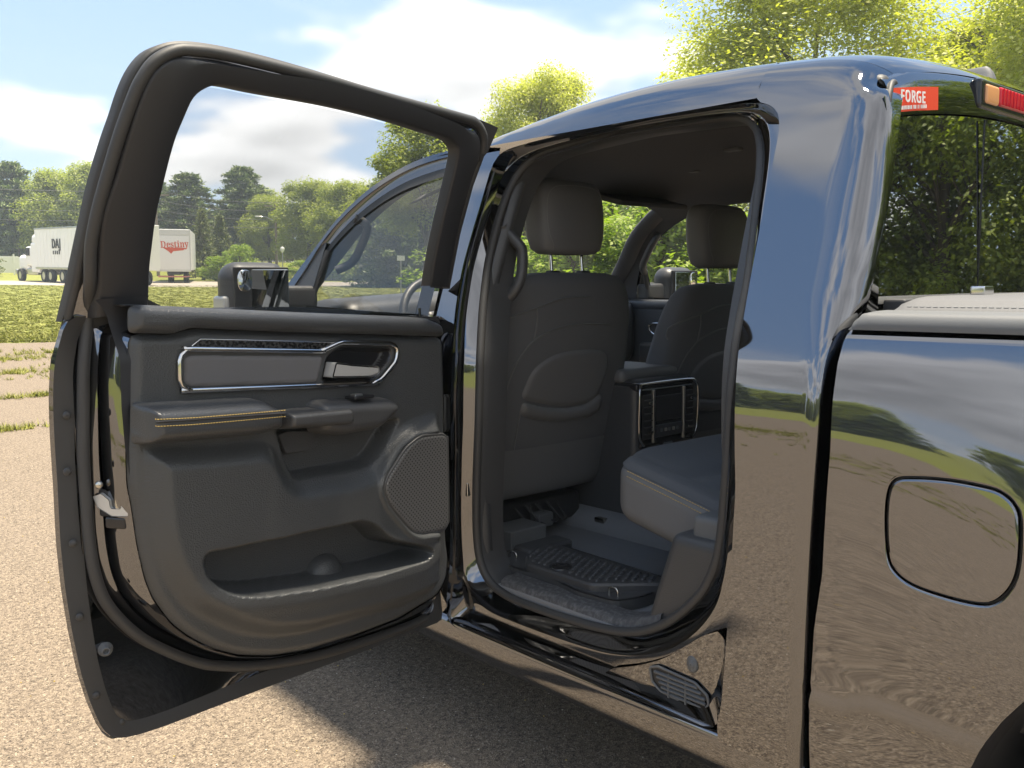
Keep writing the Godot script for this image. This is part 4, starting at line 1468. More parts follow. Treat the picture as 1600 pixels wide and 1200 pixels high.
	# triangle at the lower rear corner of the glass
	put(B.new().prism(PackedVector2Array([Vector2(0.93, 1.41), Vector2(0.93, 1.33), Vector2(0.80, 1.33), Vector2(0.83, 1.365)]), func(p: Vector2, h: float) -> Vector3: return P.call(p.x, p.y, 0.4 * (p.y - 1.33) + 0.012 + 0.01 * h)), "glass_corner", M.rubber, door)
	# ---- pillar trim beside the card
	put(patch(p2(PILLAR_TRIM), 0.008, func(p: Vector2) -> Vector3: return P.call(p.x, p.y, lerpf(0.104, 0.054 + 0.4 * (p.y - 1.33), smoothstep(1.27, 1.39, p.y)))), "pillar_trim", M.frame_plastic, door)
	# ---- card
	var bulge := soften(p2(BULGE), 0.03, 3)
	var pocket := soften(p2(POCKET), 0.02, 3)
	var slot := soften(p2(SLOT), 0.015, 3)
	var spk := soften(p2(SPEAKER), 0.02, 3)
	var cup := soften(p2(CUP), 0.015, 3)
	var cardp := soften(card2, 0.02, 2)
	var card_w := func(p: Vector2) -> float:
		var dc := sd(cardp, p)
		var w := 0.118 - 0.02 * pow(1.0 - clampf(dc / 0.022, 0.0, 1.0), 2.0)
		if p.y < 1.13:
			var db := sd(bulge, p)
			w += 0.040 * smoothstep(-0.004, 0.05, db)
			var ds := sd(spk, p)
			w += 0.007 * exp(-pow((ds + 0.010) / 0.007, 2.0)) - 0.004 * smoothstep(0.0, 0.004, ds)
			if p.y < 0.88:
				var dp := sd(pocket, p)
				w += 0.010 * exp(-pow(minf(dp + 0.022, 0.0) / 0.03, 2.0)) * smoothstep(0.80, 0.70, p.y)
				w = lerpf(w, 0.058, smoothstep(-0.002, 0.011, dp))
			elif p.y > 0.93:
				w = lerpf(w, 0.068, smoothstep(-0.002, 0.014, sd(slot, p)))
		else:
			w = lerpf(w, 0.086, smoothstep(0.0, 0.012, sd(cup, p)))
		return w
	put(patch(cardp, 0.0055, func(p: Vector2) -> Vector3: return P.call(p.x, p.y, card_w.call(p))), "door_card", M.card_vinyl, door)
	put(patch(cup, 0.005, func(p: Vector2) -> Vector3: return P.call(p.x, p.y, card_w.call(p) + 0.0015)), "handle_cup", M.dark_gloss, door)
	var pil := func(poly: PackedVector2Array, w0: float, h: float, r: float, res := 0.0055) -> B:
		return patch(poly, res, func(p: Vector2) -> Vector3:
			var t := clampf(sd(poly, p) / r, 0.0, 1.0)
			return P.call(p.x, p.y, w0 + h * sqrt(1.0 - (1.0 - t) * (1.0 - t))))
	# belt pad and its top
	var belt := soften(p2(BELT), 0.012, 3)
	put(pil.call(belt, 0.112, 0.030, 0.022), "belt_pad", M.soft_vinyl, door)
	var bt0 := PackedVector3Array()
	var bt1 := PackedVector3Array()
	var bt2 := PackedVector3Array()
	for q in spline2(PackedVector2Array([Vector2(0.977, 1.386), Vector2(0.968, 1.389), Vector2(0.602, 1.365), Vector2(0.149, 1.336), Vector2(0.093, 1.318)]), 40):
		bt0.append(P.call(q.x, q.y - 0.002, 0.118))
		bt1.append(P.call(q.x, q.y, 0.10))
		bt2.append(P.call(q.x, q.y - 0.004, 0.02))
	put(B.new().grid([bt0, bt1, bt2]), "belt_ledge", M.soft_vinyl, door)
	put(B.new().tube(PackedVector3Array([P.call(0.135, 1.33, 0.085), P.call(0.135, 1.362, 0.085)]), 0.004, false, 10), "lock_pin", M.dark_gloss, door)
	# armrest, grip and switch pod
	put(pil.call(soften(p2(ARM), 0.012, 3), 0.115, 0.085, 0.03), "armrest", M.soft_vinyl, door)
	put(pil.call(soften(p2(GRIP), 0.008, 3), 0.115, 0.075, 0.014), "pull_grip", M.plastic, door)
	var pod := soften(PackedVector2Array([Vector2(0.553, 1.140), Vector2(0.533, 1.152), Vector2(0.316, 1.137), Vector2(0.283, 1.124), Vector2(0.289, 1.091), Vector2(0.352, 1.055), Vector2(0.48, 1.054), Vector2(0.548, 1.07)]), 0.02, 4)
	put(pil.call(pod, 0.112, 0.068, 0.03), "switch_pod", M.plastic, door)
	var swb := holder("window_switch", door)
	put(B.new().rbox(P.call(0.41, 1.147, 0.150), Vector3(0.065, 0.008, 0.04), 0.003, 2), "switch_plate", M.dark_gloss, swb)
	put(B.new().rbox(P.call(0.42, 1.152, 0.150), Vector3(0.026, 0.008, 0.022), 0.003, 2), "switch_key", M.satin, swb)
	for e in [STITCH_A, STITCH_B]:
		var path := PackedVector3Array()
		for q in spline2(p2(e), 24):
			path.append(P.call(clampf(q.x, 0.668, 0.982), q.y, 0.2012))
		stitches(path, 0.0065, 0.0011, M.stitch_gold, door)
	var gr := PackedVector3Array()
	for k in 2:
		gr.append(P.call(0.98 - 0.31 * k, 1.154 - 0.016 * k, 0.2))
	put(B.new().tube(gr, 0.0028, false, 6), "armrest_seam", M.black_parts_and_gaps, door)
	put(B.new().prism(soften(p2(REFLECTOR), 0.006, 3), func(p: Vector2, h: float) -> Vector3: return P.call(p.x, p.y, 0.070 + 0.02 * h), 0.002), "slot_panel", M.plastic, door)
	# handle bezel, insert and lever
	var bz := PackedVector3Array()
	for q in spline2(soften(p2(BEZEL), 0.012, 3), 120, true):
		bz.append(P.call(q.x, q.y, 0.124))
	put(B.new().tube(bz, 0.0066, true, 8), "chrome_bezel", M.chrome, door)
	put(pil.call(soften(p2(FABRIC), 0.010, 3), 0.116, 0.008, 0.008), "cloth_insert", M.insert_cloth, door)
	put(B.new().prism(p2(STRIP), func(p: Vector2, h: float) -> Vector3: return P.call(p.x, p.y, 0.114 + 0.008 * h), 0.002), "trim_strip", M.strip_film, door)
	var stp := PackedVector3Array()
	for q in p2(STRIP):
		stp.append(P.call(q.x, q.y, 0.121))
	put(B.new().tube(PackedVector3Array([stp[0], stp[1], stp[2], stp[3]]), 0.0022, false, 6), "strip_edge", M.chrome, door)
	put(B.new().prism(soften(p2(LEVER), 0.006, 3), func(p: Vector2, h: float) -> Vector3: return P.call(p.x, p.y, 0.112 + 0.040 * h), 0.004), "handle_lever", M.silver, door)
	# speaker
	put(pil.call(spk, 0.1575, 0.006, 0.006), "speaker_grille", M.grille, door)
	var so := PackedVector3Array()
	for q in spline2(spk, 90, true):
		so.append(P.call(q.x, q.y, 0.159))
	put(B.new().tube(so, 0.004, true, 8), "speaker_rim", M.plastic, door)
	put(B.new().loaf([[0.060, -0.47, 0.69, 0.055, 0.05], [0.075, -0.47, 0.69, 0.05, 0.045], [0.09, -0.47, 0.69, 0.04, 0.034], [0.098, -0.47, 0.69, 0.02, 0.015], [0.099, -0.47, 0.69, 0.001, 0.001]], 2.0, 28, 2), "bottle_cradle", M.card_vinyl, door)
	# ---- latch, studs and bumpers on the shut face
	var la := holder("door_latch", door)
	la.position = P.call(1.005, 0.97, 0.055)
	la.rotation.y = deg_to_rad(-62)
	put(B.new().rbox(Vector3(0.0, 0.0, -0.010), Vector3(0.075, 0.06, 0.022), 0.006, 2), "latch_case", M.black_parts_and_gaps, la)
	put(B.new().prism(soften(PackedVector2Array([Vector2(-0.044, 0.016), Vector2(-0.024, 0.024), Vector2(-0.004, 0.010), Vector2(-0.002, -0.008), Vector2(0.022, -0.008), Vector2(0.022, 0.022), Vector2(0.038, 0.022), Vector2(0.040, -0.024), Vector2(0.0, -0.026), Vector2(-0.034, -0.008)]), 0.004, 3), func(p: Vector2, h: float) -> Vector3: return Vector3(p.x, p.y, 0.002 + 0.007 * h), 0.0015), "latch_plate", M.silver, la)
	put(B.new().rbox(Vector3(0.006, -0.040, 0.0), Vector3(0.05, 0.026, 0.02), 0.006, 2), "latch_guard", M.dark_gloss, la)
	put(B.new().rbox(Vector3(0.020, -0.002, 0.002), Vector3(0.026, 0.034, 0.012), 0.003, 2), "latch_pawl", M.steel, la)
	var stud := B.new().loaf([[0.0, 0, 0, 0.0085, 0.0085], [0.003, 0, 0, 0.008, 0.008], [0.005, 0, 0, 0.005, 0.005], [0.0055, 0, 0, 0.001, 0.001]], 2.0, 16, 2).mesh()
	var dots := p2(DOTS)
	for k in dots.size():
		var q := dots[k]
		var o: MeshInstance3D
		if k < 3:
			o = put_mesh(stud, "latch_screw", M.steel, door)
			o.position = P.call(q.x, q.y, 0.034)
		elif k < 6:
			o = put(B.new().loaf([[0.0, 0, 0, 0.016, 0.016], [0.006, 0, 0, 0.015, 0.015], [0.008, 0, 0, 0.010, 0.010], [0.018, 0, 0, 0.0095, 0.0095], [0.019, 0, 0, 0.006, 0.006], [0.012, 0, 0, 0.0055, 0.0055], [0.012, 0, 0, 0.001, 0.001]], 2.0, 20, 2), "rubber_bumper", M.rail_plastic, door)
			o.position = P.call(q.x, q.y, 0.045 if k < 5 else 0.008)
			o.scale = Vector3.ONE * (0.55 if k == 3 else 1.0)
		else:
			o = put_mesh(stud, "flap_stud", M.rubber, door)
			o.position = P.call(q.x, q.y, 0.008)
		o.rotation.y = deg_to_rad(-20)

# ------------------------------------------------------------------ surroundings
const EYE := Vector3(-2.614, 0.0, 2.173)

# a spot so many degrees clockwise from the truck's heading, so many metres from the survey point
func spot(deg: float, dist: float) -> Vector3:
	var a := deg_to_rad(deg)
	var p := EYE + Vector3(sin(a), 0, -cos(a)) * dist
	p.y = land(p.x, p.z)
	return p

func land(x: float, z: float) -> float:
	var d := Vector2(x - EYE.x, z - EYE.z).length()
	return 2.6 * smoothstep(82.0, 150.0, d)

func build_ground() -> void:
	var fw := FastNoiseLite.TYPE_SIMPLEX_SMOOTH
	var gm := mat("field", lin(1, 1, 1), 1.0)
	gm.albedo_texture = noise_tex(0.10, fw, [[0.2, lin(0.17, 0.195, 0.032)], [0.5, lin(0.235, 0.245, 0.042)], [0.8, lin(0.30, 0.285, 0.058)]], 1024, 31, 5)
	gm.uv1_triplanar = true
	gm.uv1_world_triplanar = true
	gm.uv1_scale = Vector3.ONE * 0.3
	gm.detail_enabled = true
	gm.detail_blend_mode = BaseMaterial3D.BLEND_MODE_MUL
	gm.detail_albedo = noise_tex(0.012, fw, [[0.25, lin(0.62, 0.66, 0.6)], [0.75, lin(1.0, 1.0, 1.0)]], 512, 32, 4)
	gm.uv2_triplanar = true
	gm.uv2_world_triplanar = true
	gm.uv2_scale = Vector3.ONE * 0.025
	var rows := []
	for r in [0.0, 20.0, 40.0, 60.0, 75.0, 82.0, 90.0, 100.0, 110.0, 120.0, 130.0, 140.0, 150.0, 170.0, 220.0, 320.0, 460.0]:
		var row := PackedVector3Array()
		for k in 72:
			var a: float = TAU * k / 72.0
			var x: float = EYE.x + cos(a) * r
			var z: float = EYE.z + sin(a) * r
			row.append(Vector3(x, land(x, z), z))
		rows.append(row)
	tag(put(B.new().grid(rows, false, true), "ground", gm, self), "", "", "", "structure")
	# worn lot
	var am := mat("asphalt", lin(1, 1, 1), 0.95)
	am.albedo_texture = noise_tex(0.085, FastNoiseLite.TYPE_CELLULAR, [[0.0, lin(0.095, 0.075, 0.058)], [0.2, lin(0.175, 0.140, 0.106)], [0.5, lin(0.225, 0.182, 0.138)], [0.8, lin(0.28, 0.228, 0.173)], [1.0, lin(0.40, 0.335, 0.26)]], 1024, 41, 0)
	am.uv1_triplanar = true
	am.uv1_world_triplanar = true
	am.uv1_scale = Vector3.ONE * 2.6
	am.normal_enabled = true
	am.normal_texture = noise_tex(0.085, FastNoiseLite.TYPE_CELLULAR, [], 1024, 41, 1, 8.0)
	am.normal_scale = 1.0
	am.detail_enabled = true
	am.detail_blend_mode = BaseMaterial3D.BLEND_MODE_MUL
	am.detail_albedo = noise_tex(0.012, fw, [[0.2, lin(0.62, 0.60, 0.58)], [0.5, lin(0.9, 0.88, 0.86)], [0.8, lin(1.0, 0.98, 0.93)]], 1024, 43, 6)
	am.uv2_triplanar = true
	am.uv2_world_triplanar = true
	am.uv2_scale = Vector3.ONE * 0.11
	var n := FastNoiseLite.new()
	n.seed = 4
	n.frequency = 0.6
	var lot := PackedVector2Array()
	for k in 140:
		var a := TAU * k / 140.0
		var r := 22.5 + 2.6 * n.get_noise_2d(cos(a) * 3.0, sin(a) * 3.0) + 1.0 * n.get_noise_2d(cos(a) * 14.0, sin(a) * 14.0)
		lot.append(Vector2(-9.0 + cos(a) * r * 1.25, 4.0 + sin(a) * r))
	var b := B.new()
	var tri := Geometry2D.triangulate_polygon(lot)
	for k in range(0, tri.size(), 3):
		b.tri(Vector3(lot[tri[k]].x, 0.004, lot[tri[k]].y), Vector3(lot[tri[k + 1]].x, 0.004, lot[tri[k + 1]].y), Vector3(lot[tri[k + 2]].x, 0.004, lot[tri[k + 2]].y))
	tag(put(b, "parking_lot", am, self), "", "", "", "structure")
	# far drive that the lorries stand on
	var dm := mat("gravel", lin(0.34, 0.30, 0.25), 1.0)
	var dr := B.new()
	var d0 := PackedVector3Array()
	var d1 := PackedVector3Array()
	for k in 60:
		var deg := lerpf(-10.0, 34.0, k / 59.0)
		d0.append(spot(deg, 68.0 + 4.0 * sin(deg * 0.2)) + Vector3(0, 0.006, 0))
		d1.append(spot(deg, 84.0) + Vector3(0, 0.03, 0))
	tag(put(dr.grid([d0, d1]), "driveway", dm, self), "", "", "", "structure")
	# road climbing past the house
	var r0 := PackedVector3Array()
	var r1 := PackedVector3Array()
	for k in 30:
		var deg := lerpf(26.5, 44.0, k / 29.0)
		r0.append(spot(deg, lerpf(128.0, 96.0, k / 29.0)) + Vector3(0, 0.05, 0))
		r1.append(spot(deg, lerpf(137.0, 104.0, k / 29.0)) + Vector3(0, 0.05, 0))
	tag(put(B.new().grid([r0, r1]), "road", mat("far_asphalt", lin(0.20, 0.20, 0.21), 0.9), self), "", "", "", "structure")

const WEED_SPOTS := [[12.5, 9.2, 0.35, 0.06], [14.8, 11.5, 0.5, 0.10], [13.2, 16.0, 1.2, 0.35], [17.5, 13.5, 0.8, 0.2], [13.5, 14.0, 0.9, 0.3], [15.5, 17.0, 1.5, 0.5], [12.0, 20.5, 2.2, 0.6], [17.0, 21.5, 1.6, 0.6], [20.0, 15.0, 1.0, 0.3], [30.0, 17.0, 2.0, 0.6], [38.0, 16.0, 1.6, 0.7], [-30.0, 9.0, 1.2, 1.8], [-48.0, 12.0, 1.8, 2.6], [-62.0, 8.0, 0.8, 1.6], [-70.0, 14.0, 2.0, 2.4], [-85.0, 10.0, 1.0, 2.0], [5.0, 14.0, 1.5, 0.6], [-8.0, 11.0, 1.2, 0.5]]

# ------------------------------------------------------------------ lorries, poles, house
func build_distance() -> void:
	# long white trailer and its tractor
	var p1 := spot(15.75, 80.0)
	var ax := Vector3(1.07, 0, 9.6).normalized()
	var t := holder("box_trailer", self)
	tag(t, "long white box trailer with black letters on its side, coupled to the tractor", "trailer")
	t.transform = Transform3D(Basis(ax.cross(Vector3.UP).normalized() * -1.0, Vector3.UP, ax), p1)
	trailer_body(t, 14.2, 1.0, 4.05)
	for z in [4.2, 11.6, 12.9]:
		for x in [-0.95, 0.95]:
			road_wheel(t, Vector3(x, 0.5, z), 0.5)
	for x in [-0.7, 0.7]:
		put(B.new().rbox(Vector3(x, 0.62, 3.4), Vector3(0.16, 0.95, 0.16), 0.02, 1), "landing_leg", M.black_parts_and_gaps, t)
	put(B.new().rbox(Vector3(0, 0.85, 8.5), Vector3(0.9, 0.3, 10.0), 0.05, 1), "chassis_rail", M.black_parts_and_gaps, t)
	var l1 := put_mesh(text("DAJ", 0.72, 0.03), "lettering", mat("black_print", lin(0.03, 0.03, 0.03), 0.6), t)
	l1.transform = Transform3D(Basis(Vector3(0, 1, 0), -PI / 2.0), Vector3(-1.31, 2.85, 3.9))
	var bars := B.new()
	for k in 4:
		bars.rbox(Vector3(-1.305, 2.22, 3.35 + k * 0.34), Vector3(0.02, 0.26, 0.16), 0.004, 1)
	put(bars, "faded_lettering", M.black_print, t)
	var tr := holder("lorry_tractor", self)
	tag(tr, "white lorry tractor in front of the long white trailer", "truck")
	tr.transform = Transform3D(t.transform.basis, p1 - ax * 1.0)
	put(B.new().rbox(Vector3(0, 1.85, 0.6), Vector3(2.35, 2.3, 1.6), 0.18, 3), "sleeper_cab", M.white_paint, tr)
	put(B.new().rbox(Vector3(0, 3.2, 0.5), Vector3(2.2, 0.9, 1.5), 0.35, 4), "roof_fairing", M.white_paint, tr)
	put(B.new().rbox(Vector3(0, 1.95, -0.75), Vector3(2.2, 1.5, 1.3), 0.2, 3), "cab", M.white_paint, tr)
	put(B.new().rbox(Vector3(0, 1.45, -2.3), Vector3(1.8, 1.25, 2.2), 0.35, 4), "hood", M.white_paint, tr)
	put(B.new().rbox(Vector3(0, 2.4, -1.42), Vector3(1.9, 0.6, 0.08), 0.03, 2), "windscreen", M.dark_gloss, tr)
	put(B.new().rbox(Vector3(-1.11, 2.3, -0.85), Vector3(0.05, 0.6, 0.75), 0.02, 2), "side_window", M.dark_gloss, tr)
	put(B.new().rbox(Vector3(-1.5, 2.2, -1.5), Vector3(0.12, 0.6, 0.2), 0.03, 2), "wing_mirror", M.black_parts_and_gaps, tr)
	put(B.new().rbox(Vector3(0, 0.75, -3.4), Vector3(2.2, 0.4, 0.3), 0.08, 2), "bumper", M.satin, tr)
	put(B.new().rbox(Vector3(0, 0.8, -0.2), Vector3(2.2, 0.5, 2.0), 0.1, 2), "step_tank", M.satin, tr)
	for z in [-2.6, 1.9, 3.1]:
		for x in [-0.95, 0.95]:
			road_wheel(tr, Vector3(x, 0.5, z), 0.5)
	# second trailer, seen from behind
	var t2 := holder("box_trailer_001", self)
	tag(t2, "white box trailer seen from behind with red script lettering on its door", "trailer")
	var q := spot(22.0, 76.0)
	var ax2 := Vector3(sin(deg_to_rad(25.0)), 0, -cos(deg_to_rad(25.0)))
	t2.transform = Transform3D(Basis(ax2.cross(Vector3.UP).normalized(), Vector3.UP, -ax2), q)
	# local z points back to the viewer: the rear face at z = 0
	put(B.new().rbox(Vector3(0, 2.55, -6.0), Vector3(2.5, 3.1, 12.0), 0.04, 1), "box_body", M.white_paint, t2)
	put(B.new().rbox(Vector3(0, 3.86, 0.02), Vector3(2.46, 0.42, 0.06), 0.02, 1), "door_header", mat("dull_white", lin(0.62, 0.62, 0.58), 0.6), t2)
	put(B.new().rbox(Vector3(0, 2.34, 0.02), Vector3(2.34, 2.56, 0.05), 0.02, 1), "rear_shutter", M.white_paint, t2)
	for x in [-1.22, 1.22]:
		put(B.new().rbox(Vector3(x, 2.55, 0.03), Vector3(0.09, 3.1, 0.09), 0.01, 1), "corner_post", M.dull_white, t2)
	put(B.new().rbox(Vector3(0, 0.98, 0.03), Vector3(2.5, 0.16, 0.12), 0.02, 1), "rear_sill", M.dull_white, t2)
	put(B.new().rbox(Vector3(0, 0.52, 0.0), Vector3(2.3, 0.12, 0.1), 0.02, 1), "under_ride_bar", mat("bar_red", lin(0.45, 0.18, 0.15), 0.6), t2)
	put(B.new().rbox(Vector3(0, 0.8, -3.0), Vector3(1.0, 0.3, 6.0), 0.05, 1), "chassis_rail", M.black_parts_and_gaps, t2)
	for x in [-0.2, 0.5]:
		for z in [-1.2, -2.5]:
			road_wheel(t2, Vector3(x * 1.6, 0.48, z), 0.48)
	put(B.new().tube(PackedVector3Array([Vector3(1.25, 0.95, 0.05), Vector3(1.55, 0.95, 0.05), Vector3(1.55, 0.45, 0.05), Vector3(0.9, 0.45, 0.05)]), 0.04, false, 6), "step_frame", M.black_parts_and_gaps, t2)
	var ds := put_mesh(text("Destiny", 0.50, 0.02, "Droid Serif", true, true), "lettering", mat("red_print", lin(0.60, 0.09, 0.04), 0.6), t2)
	ds.position = Vector3(0.10, 2.95, 0.055)
	ds.rotation.z = 0.04
	ds.scale.x = 0.80
	put(B.new().prism(PackedVector2Array([Vector2(-0.78, 2.72), Vector2(0.95, 2.70), Vector2(0.72, 2.52), Vector2(0.0, 2.44), Vector2(-0.16, 2.24), Vector2(-0.36, 2.44)]), func(p: Vector2, h: float) -> Vector3: return Vector3(p.x, p.y, 0.048 + 0.012 * h)), "lettering_tail", M.red_print, t2)
	# white fence at the far edge of the drive
	var fn := holder("panel_fence", self)
	tag(fn, "long white panel fence beyond the lorry at the field edge", "fence")
	for k in 9:
		var a := spot(3.0 + k * 1.55, 97.0)
		var c := spot(3.0 + (k + 1) * 1.55, 97.0)
		var m := (a + c) * 0.5
		var d := (c - a)
		var ba := Basis(d.normalized(), Vector3.UP, d.normalized().cross(Vector3.UP))
		put(B.new().rbox(m + Vector3(0, 0.95, 0), Vector3(d.length() - 0.1, 1.5, 0.06), 0.01, 1, 1, null, ba), "fence_panel", M.white_paint, fn)
		put(B.new().rbox(a + Vector3(0, 0.95, 0), Vector3(0.14, 1.9, 0.14), 0.01, 1, 1, null, ba), "fence_post", M.white_paint, fn)
	# poles and wires
	var wood := mat("pole_wood", lin(0.22, 0.17, 0.13), 0.9)
	var tops := []
	for e in [[21.15, 96.0, 8.2, "grey wooden utility pole rising behind the lettered trailer"], [27.75, 108.0, 7.6, "utility pole with a street light arm beside the brick house"], [5.0, 100.0, 8.4, "utility pole out past the tractor beyond the white fence"]]:
		var p := spot(e[0], e[1])
		var po := holder("utility_pole", self)
		po.position = p
		tag(po, e[3], "utility pole", "poles along the far road")
		put(B.new().cyl(Vector3(0, -0.2, 0), Vector3(0, e[2], 0), 0.16, 0.11, 12), "pole", wood, po)
		put(B.new().rbox(Vector3(0, e[2] - 0.5, 0), Vector3(2.4, 0.13, 0.13), 0.01, 1, 1, null, Basis(Vector3.UP, -0.4)), "cross_arm", wood, po)
		if e[0] > 25.0:
			put(B.new().tube(PackedVector3Array([Vector3(0, e[2] - 2.2, 0), Vector3(-0.9, e[2] - 1.7, -0.4), Vector3(-1.6, e[2] - 1.65, -0.7)]), 0.05, false, 6), "lamp_arm", M.satin, po)
			put(B.new().rbox(Vector3(-1.75, e[2] - 1.68, -0.75), Vector3(0.6, 0.14, 0.25), 0.05, 2), "lamp_head", M.white_paint, po)
		tops.append([p, e[2]])
	var wm := mat("wire", lin(0.10, 0.10, 0.10), 0.7)
	var far_end := spot(48.0, 90.0)
	for k in 4:
		var h := 0.1 + 0.9 * k
		wire(tops[2][0] + Vector3(0, tops[2][1] - h, 0), tops[0][0] + Vector3(0, tops[0][1] - h, 0), 0.025, wm, ["topmost", "second", "third", "lowest"][k] + " thin wire strung between the far poles above the lorries")
		wire(tops[0][0] + Vector3(0, tops[0][1] - h, 0), tops[1][0] + Vector3(0, tops[1][1] - h, 0), 0.025, wm, ["topmost", "second", "third", "lowest"][k] + " thin wire strung between the far poles before the pines")
		wire(tops[1][0] + Vector3(0, tops[1][1] - h, 0), far_end + Vector3(0, 8.0 - h, 0), 0.025, wm, ["topmost", "second", "third", "lowest"][k] + " thin wire running on from the street light pole")
	# near pole behind the roof
	var np := holder("utility_pole_003", self)
	np.position = spot(63.6, 38.0)
	tag(np, "weathered wooden utility pole with cross arm rising behind the cab roof", "utility pole")
	put(B.new().cyl(Vector3(0, -0.2, 0), Vector3(0, 10.2, 0), 0.17, 0.13, 14), "pole", wood, np)
	var nb := Basis(Vector3.UP, deg_to_rad(-72.0))
	put(B.new().rbox(Vector3(0, 9.75, 0), Vector3(2.6, 0.14, 0.14), 0.01, 1, 1, null, nb), "cross_arm", mat("arm_wood", lin(0.42, 0.33, 0.25), 0.9), np)
	for s in [-1.0, 1.0]:
		put(B.new().tube(PackedVector3Array([Vector3(0, 9.1, 0), nb * Vector3(s * 0.7, 9.7, 0)]), 0.03, false, 6), "arm_brace", wood, np)
	var nx := spot(84.0, 27.0)
	for k in 4:
		var off := Vector3(0, 10.1 - k * 0.65, 0)
		wire(np.position + off, nx + Vector3(0, 10.6 - k * 0.75, 0), 0.014, wm, ["topmost", "second", "third", "lowest"][k] + " black wire crossing the sky from the near pole")
	# brick house
	var hs := holder("brick_house", self)
	tag(hs, "dark red brick house with grey roof half hidden by far trees", "house")
	hs.transform = Transform3D(Basis(Vector3.UP, deg_to_rad(-27.0)), spot(27.0, 132.0))
	put(B.new().rbox(Vector3(0, 1.6, 0), Vector3(8.0, 3.4, 6.0), 0.02, 1), "wall", mat("brick_red", lin(0.16, 0.075, 0.055), 0.9), hs)
	put(B.new().prism(PackedVector2Array([Vector2(-3.4, 3.2), Vector2(3.4, 3.2), Vector2(0, 5.3)]), func(p: Vector2, h: float) -> Vector3: return Vector3(lerpf(-4.4, 4.4, h), p.y, p.x)), "roof", mat("slate", lin(0.13, 0.125, 0.125), 0.9), hs)
	for x in [-2.2, 2.4]:
		var w := put(B.new().rbox(Vector3(x, 1.8, 3.02), Vector3(1.1, 1.2, 0.08), 0.01, 1), "window", M.white_paint, hs)
		put(B.new().rbox(Vector3(x, 1.8, 3.06), Vector3(0.9, 1.0, 0.04), 0.005, 1), "pane", M.dark_gloss, w)
	put(B.new().rbox(Vector3(0.2, 1.1, 3.02), Vector3(1.0, 2.1, 0.08), 0.01, 1), "door", mat("door_red", lin(0.5, 0.1, 0.1), 0.6), hs)
	# low stone sign
	var ss := holder("entrance_sign", self)
	tag(ss, "low cream and orange entrance sign standing among the bright shrubs", "sign")
	ss.transform = Transform3D(Basis(Vector3.UP, deg_to_rad(-25.8)), spot(25.9, 90.0))
	for x in [-1.0, 1.0]:
		put(B.new().rbox(Vector3(x, 0.55, 0), Vector3(0.4, 1.1, 0.4), 0.03, 1), "stone_pier", mat("cream_stone", lin(0.55, 0.45, 0.30), 0.9), ss)
	put(B.new().loaf([[-0.08, 0, 0.45, 0.85, 0.55], [0.08, 0, 0.45, 0.85, 0.55]], 2.6, 30, 2), "sign_panel", mat("sign_orange", lin(0.45, 0.22, 0.09), 0.8), ss)
	# small white sign in the field
	var ws := holder("field_sign", self)
	tag(ws, "small white sign board on a thin post in the grass", "sign")
	ws.transform = Transform3D(Basis(Vector3.UP, deg_to_rad(-35.0)), spot(35.1, 44.0))
	put(B.new().cyl(Vector3(0, 0, 0), Vector3(0, 1.9, 0), 0.03, 0.03, 8), "post", M.satin, ws)
	put(B.new().rbox(Vector3(0, 1.85, 0.04), Vector3(0.36, 0.24, 0.02), 0.005, 1), "board", M.white_paint, ws)
	# street lamp by the road
	var sl := holder("street_lamp", self)
	sl.position = spot(28.1, 92.0)
	tag(sl, "short pole lamp with pale round head beside the far road", "street lamp")
	put(B.new().cyl(Vector3(0, 0, 0), Vector3(0, 2.6, 0), 0.06, 0.05, 8), "post", M.satin, sl)
	put(B.new().loaf([[2.5, 0, 0, 0.06, 0.06], [2.7, 0, 0, 0.2, 0.2], [2.95, 0, 0, 0.2, 0.2], [3.05, 0, 0, 0.05, 0.05]], 2.0, 16), "lamp_head", M.white_paint, sl)
	# chain link fence on the far side of the truck
	var cf := holder("wire_fence", self)
	tag(cf, "grey wire fence along the bushes seen through the far window", "fence")
	for k in 12:
		var a := spot(46.0 + k * 3.2, 17.5)
		put(B.new().cyl(a, a + Vector3(0, 1.25, 0), 0.025, 0.025, 8), "fence_post", M.rail_plastic, cf)
		var c := spot(46.0 + (k + 1) * 3.2, 17.5)
		for h in [0.25, 0.5, 0.75, 1.0, 1.22]:
			put(B.new().tube(PackedVector3Array([a + Vector3(0, h, 0), c + Vector3(0, h, 0)]), 0.006, false, 4), "fence_wire", M.rail_plastic, cf)

func wire(a: Vector3, b: Vector3, r: float, m: Material, label: String) -> void:
	var path := PackedVector3Array()
	for k in 13:
		var t := k / 12.0
		path.append(a.lerp(b, t) - Vector3(0, a.distance_to(b) * 0.02 * 4.0 * t * (1.0 - t), 0))
	var o := put(B.new().tube(path, r, false, 5), "overhead_wire", m, self)
	tag(o, label, "wire", "overhead wires")

func trailer_body(t: Node3D, length: float, low: float, high: float) -> void:
	put(B.new().rbox(Vector3(0, (low + high) * 0.5, length * 0.5), Vector3(2.56, high - low, length), 0.05, 1), "box_body", M.white_paint, t)
	for s in [-1.0, 1.0]:
		put(B.new().rbox(Vector3(s * 1.285, low + 0.08, length * 0.5), Vector3(0.04, 0.16, length), 0.01, 1), "bottom_rail", M.satin, t)
		put(B.new().rbox(Vector3(s * 1.285, high - 0.06, length * 0.5), Vector3(0.04, 0.12, length), 0.01, 1), "top_rail", M.satin, t)
		for k in 23:
			put(B.new().rbox(Vector3(s * 1.285, (low + high) * 0.5, 0.4 + k * (length - 0.8) / 22.0), Vector3(0.02, high - low - 0.3, 0.05), 0.004, 1), "side_post", M.white_paint, t)

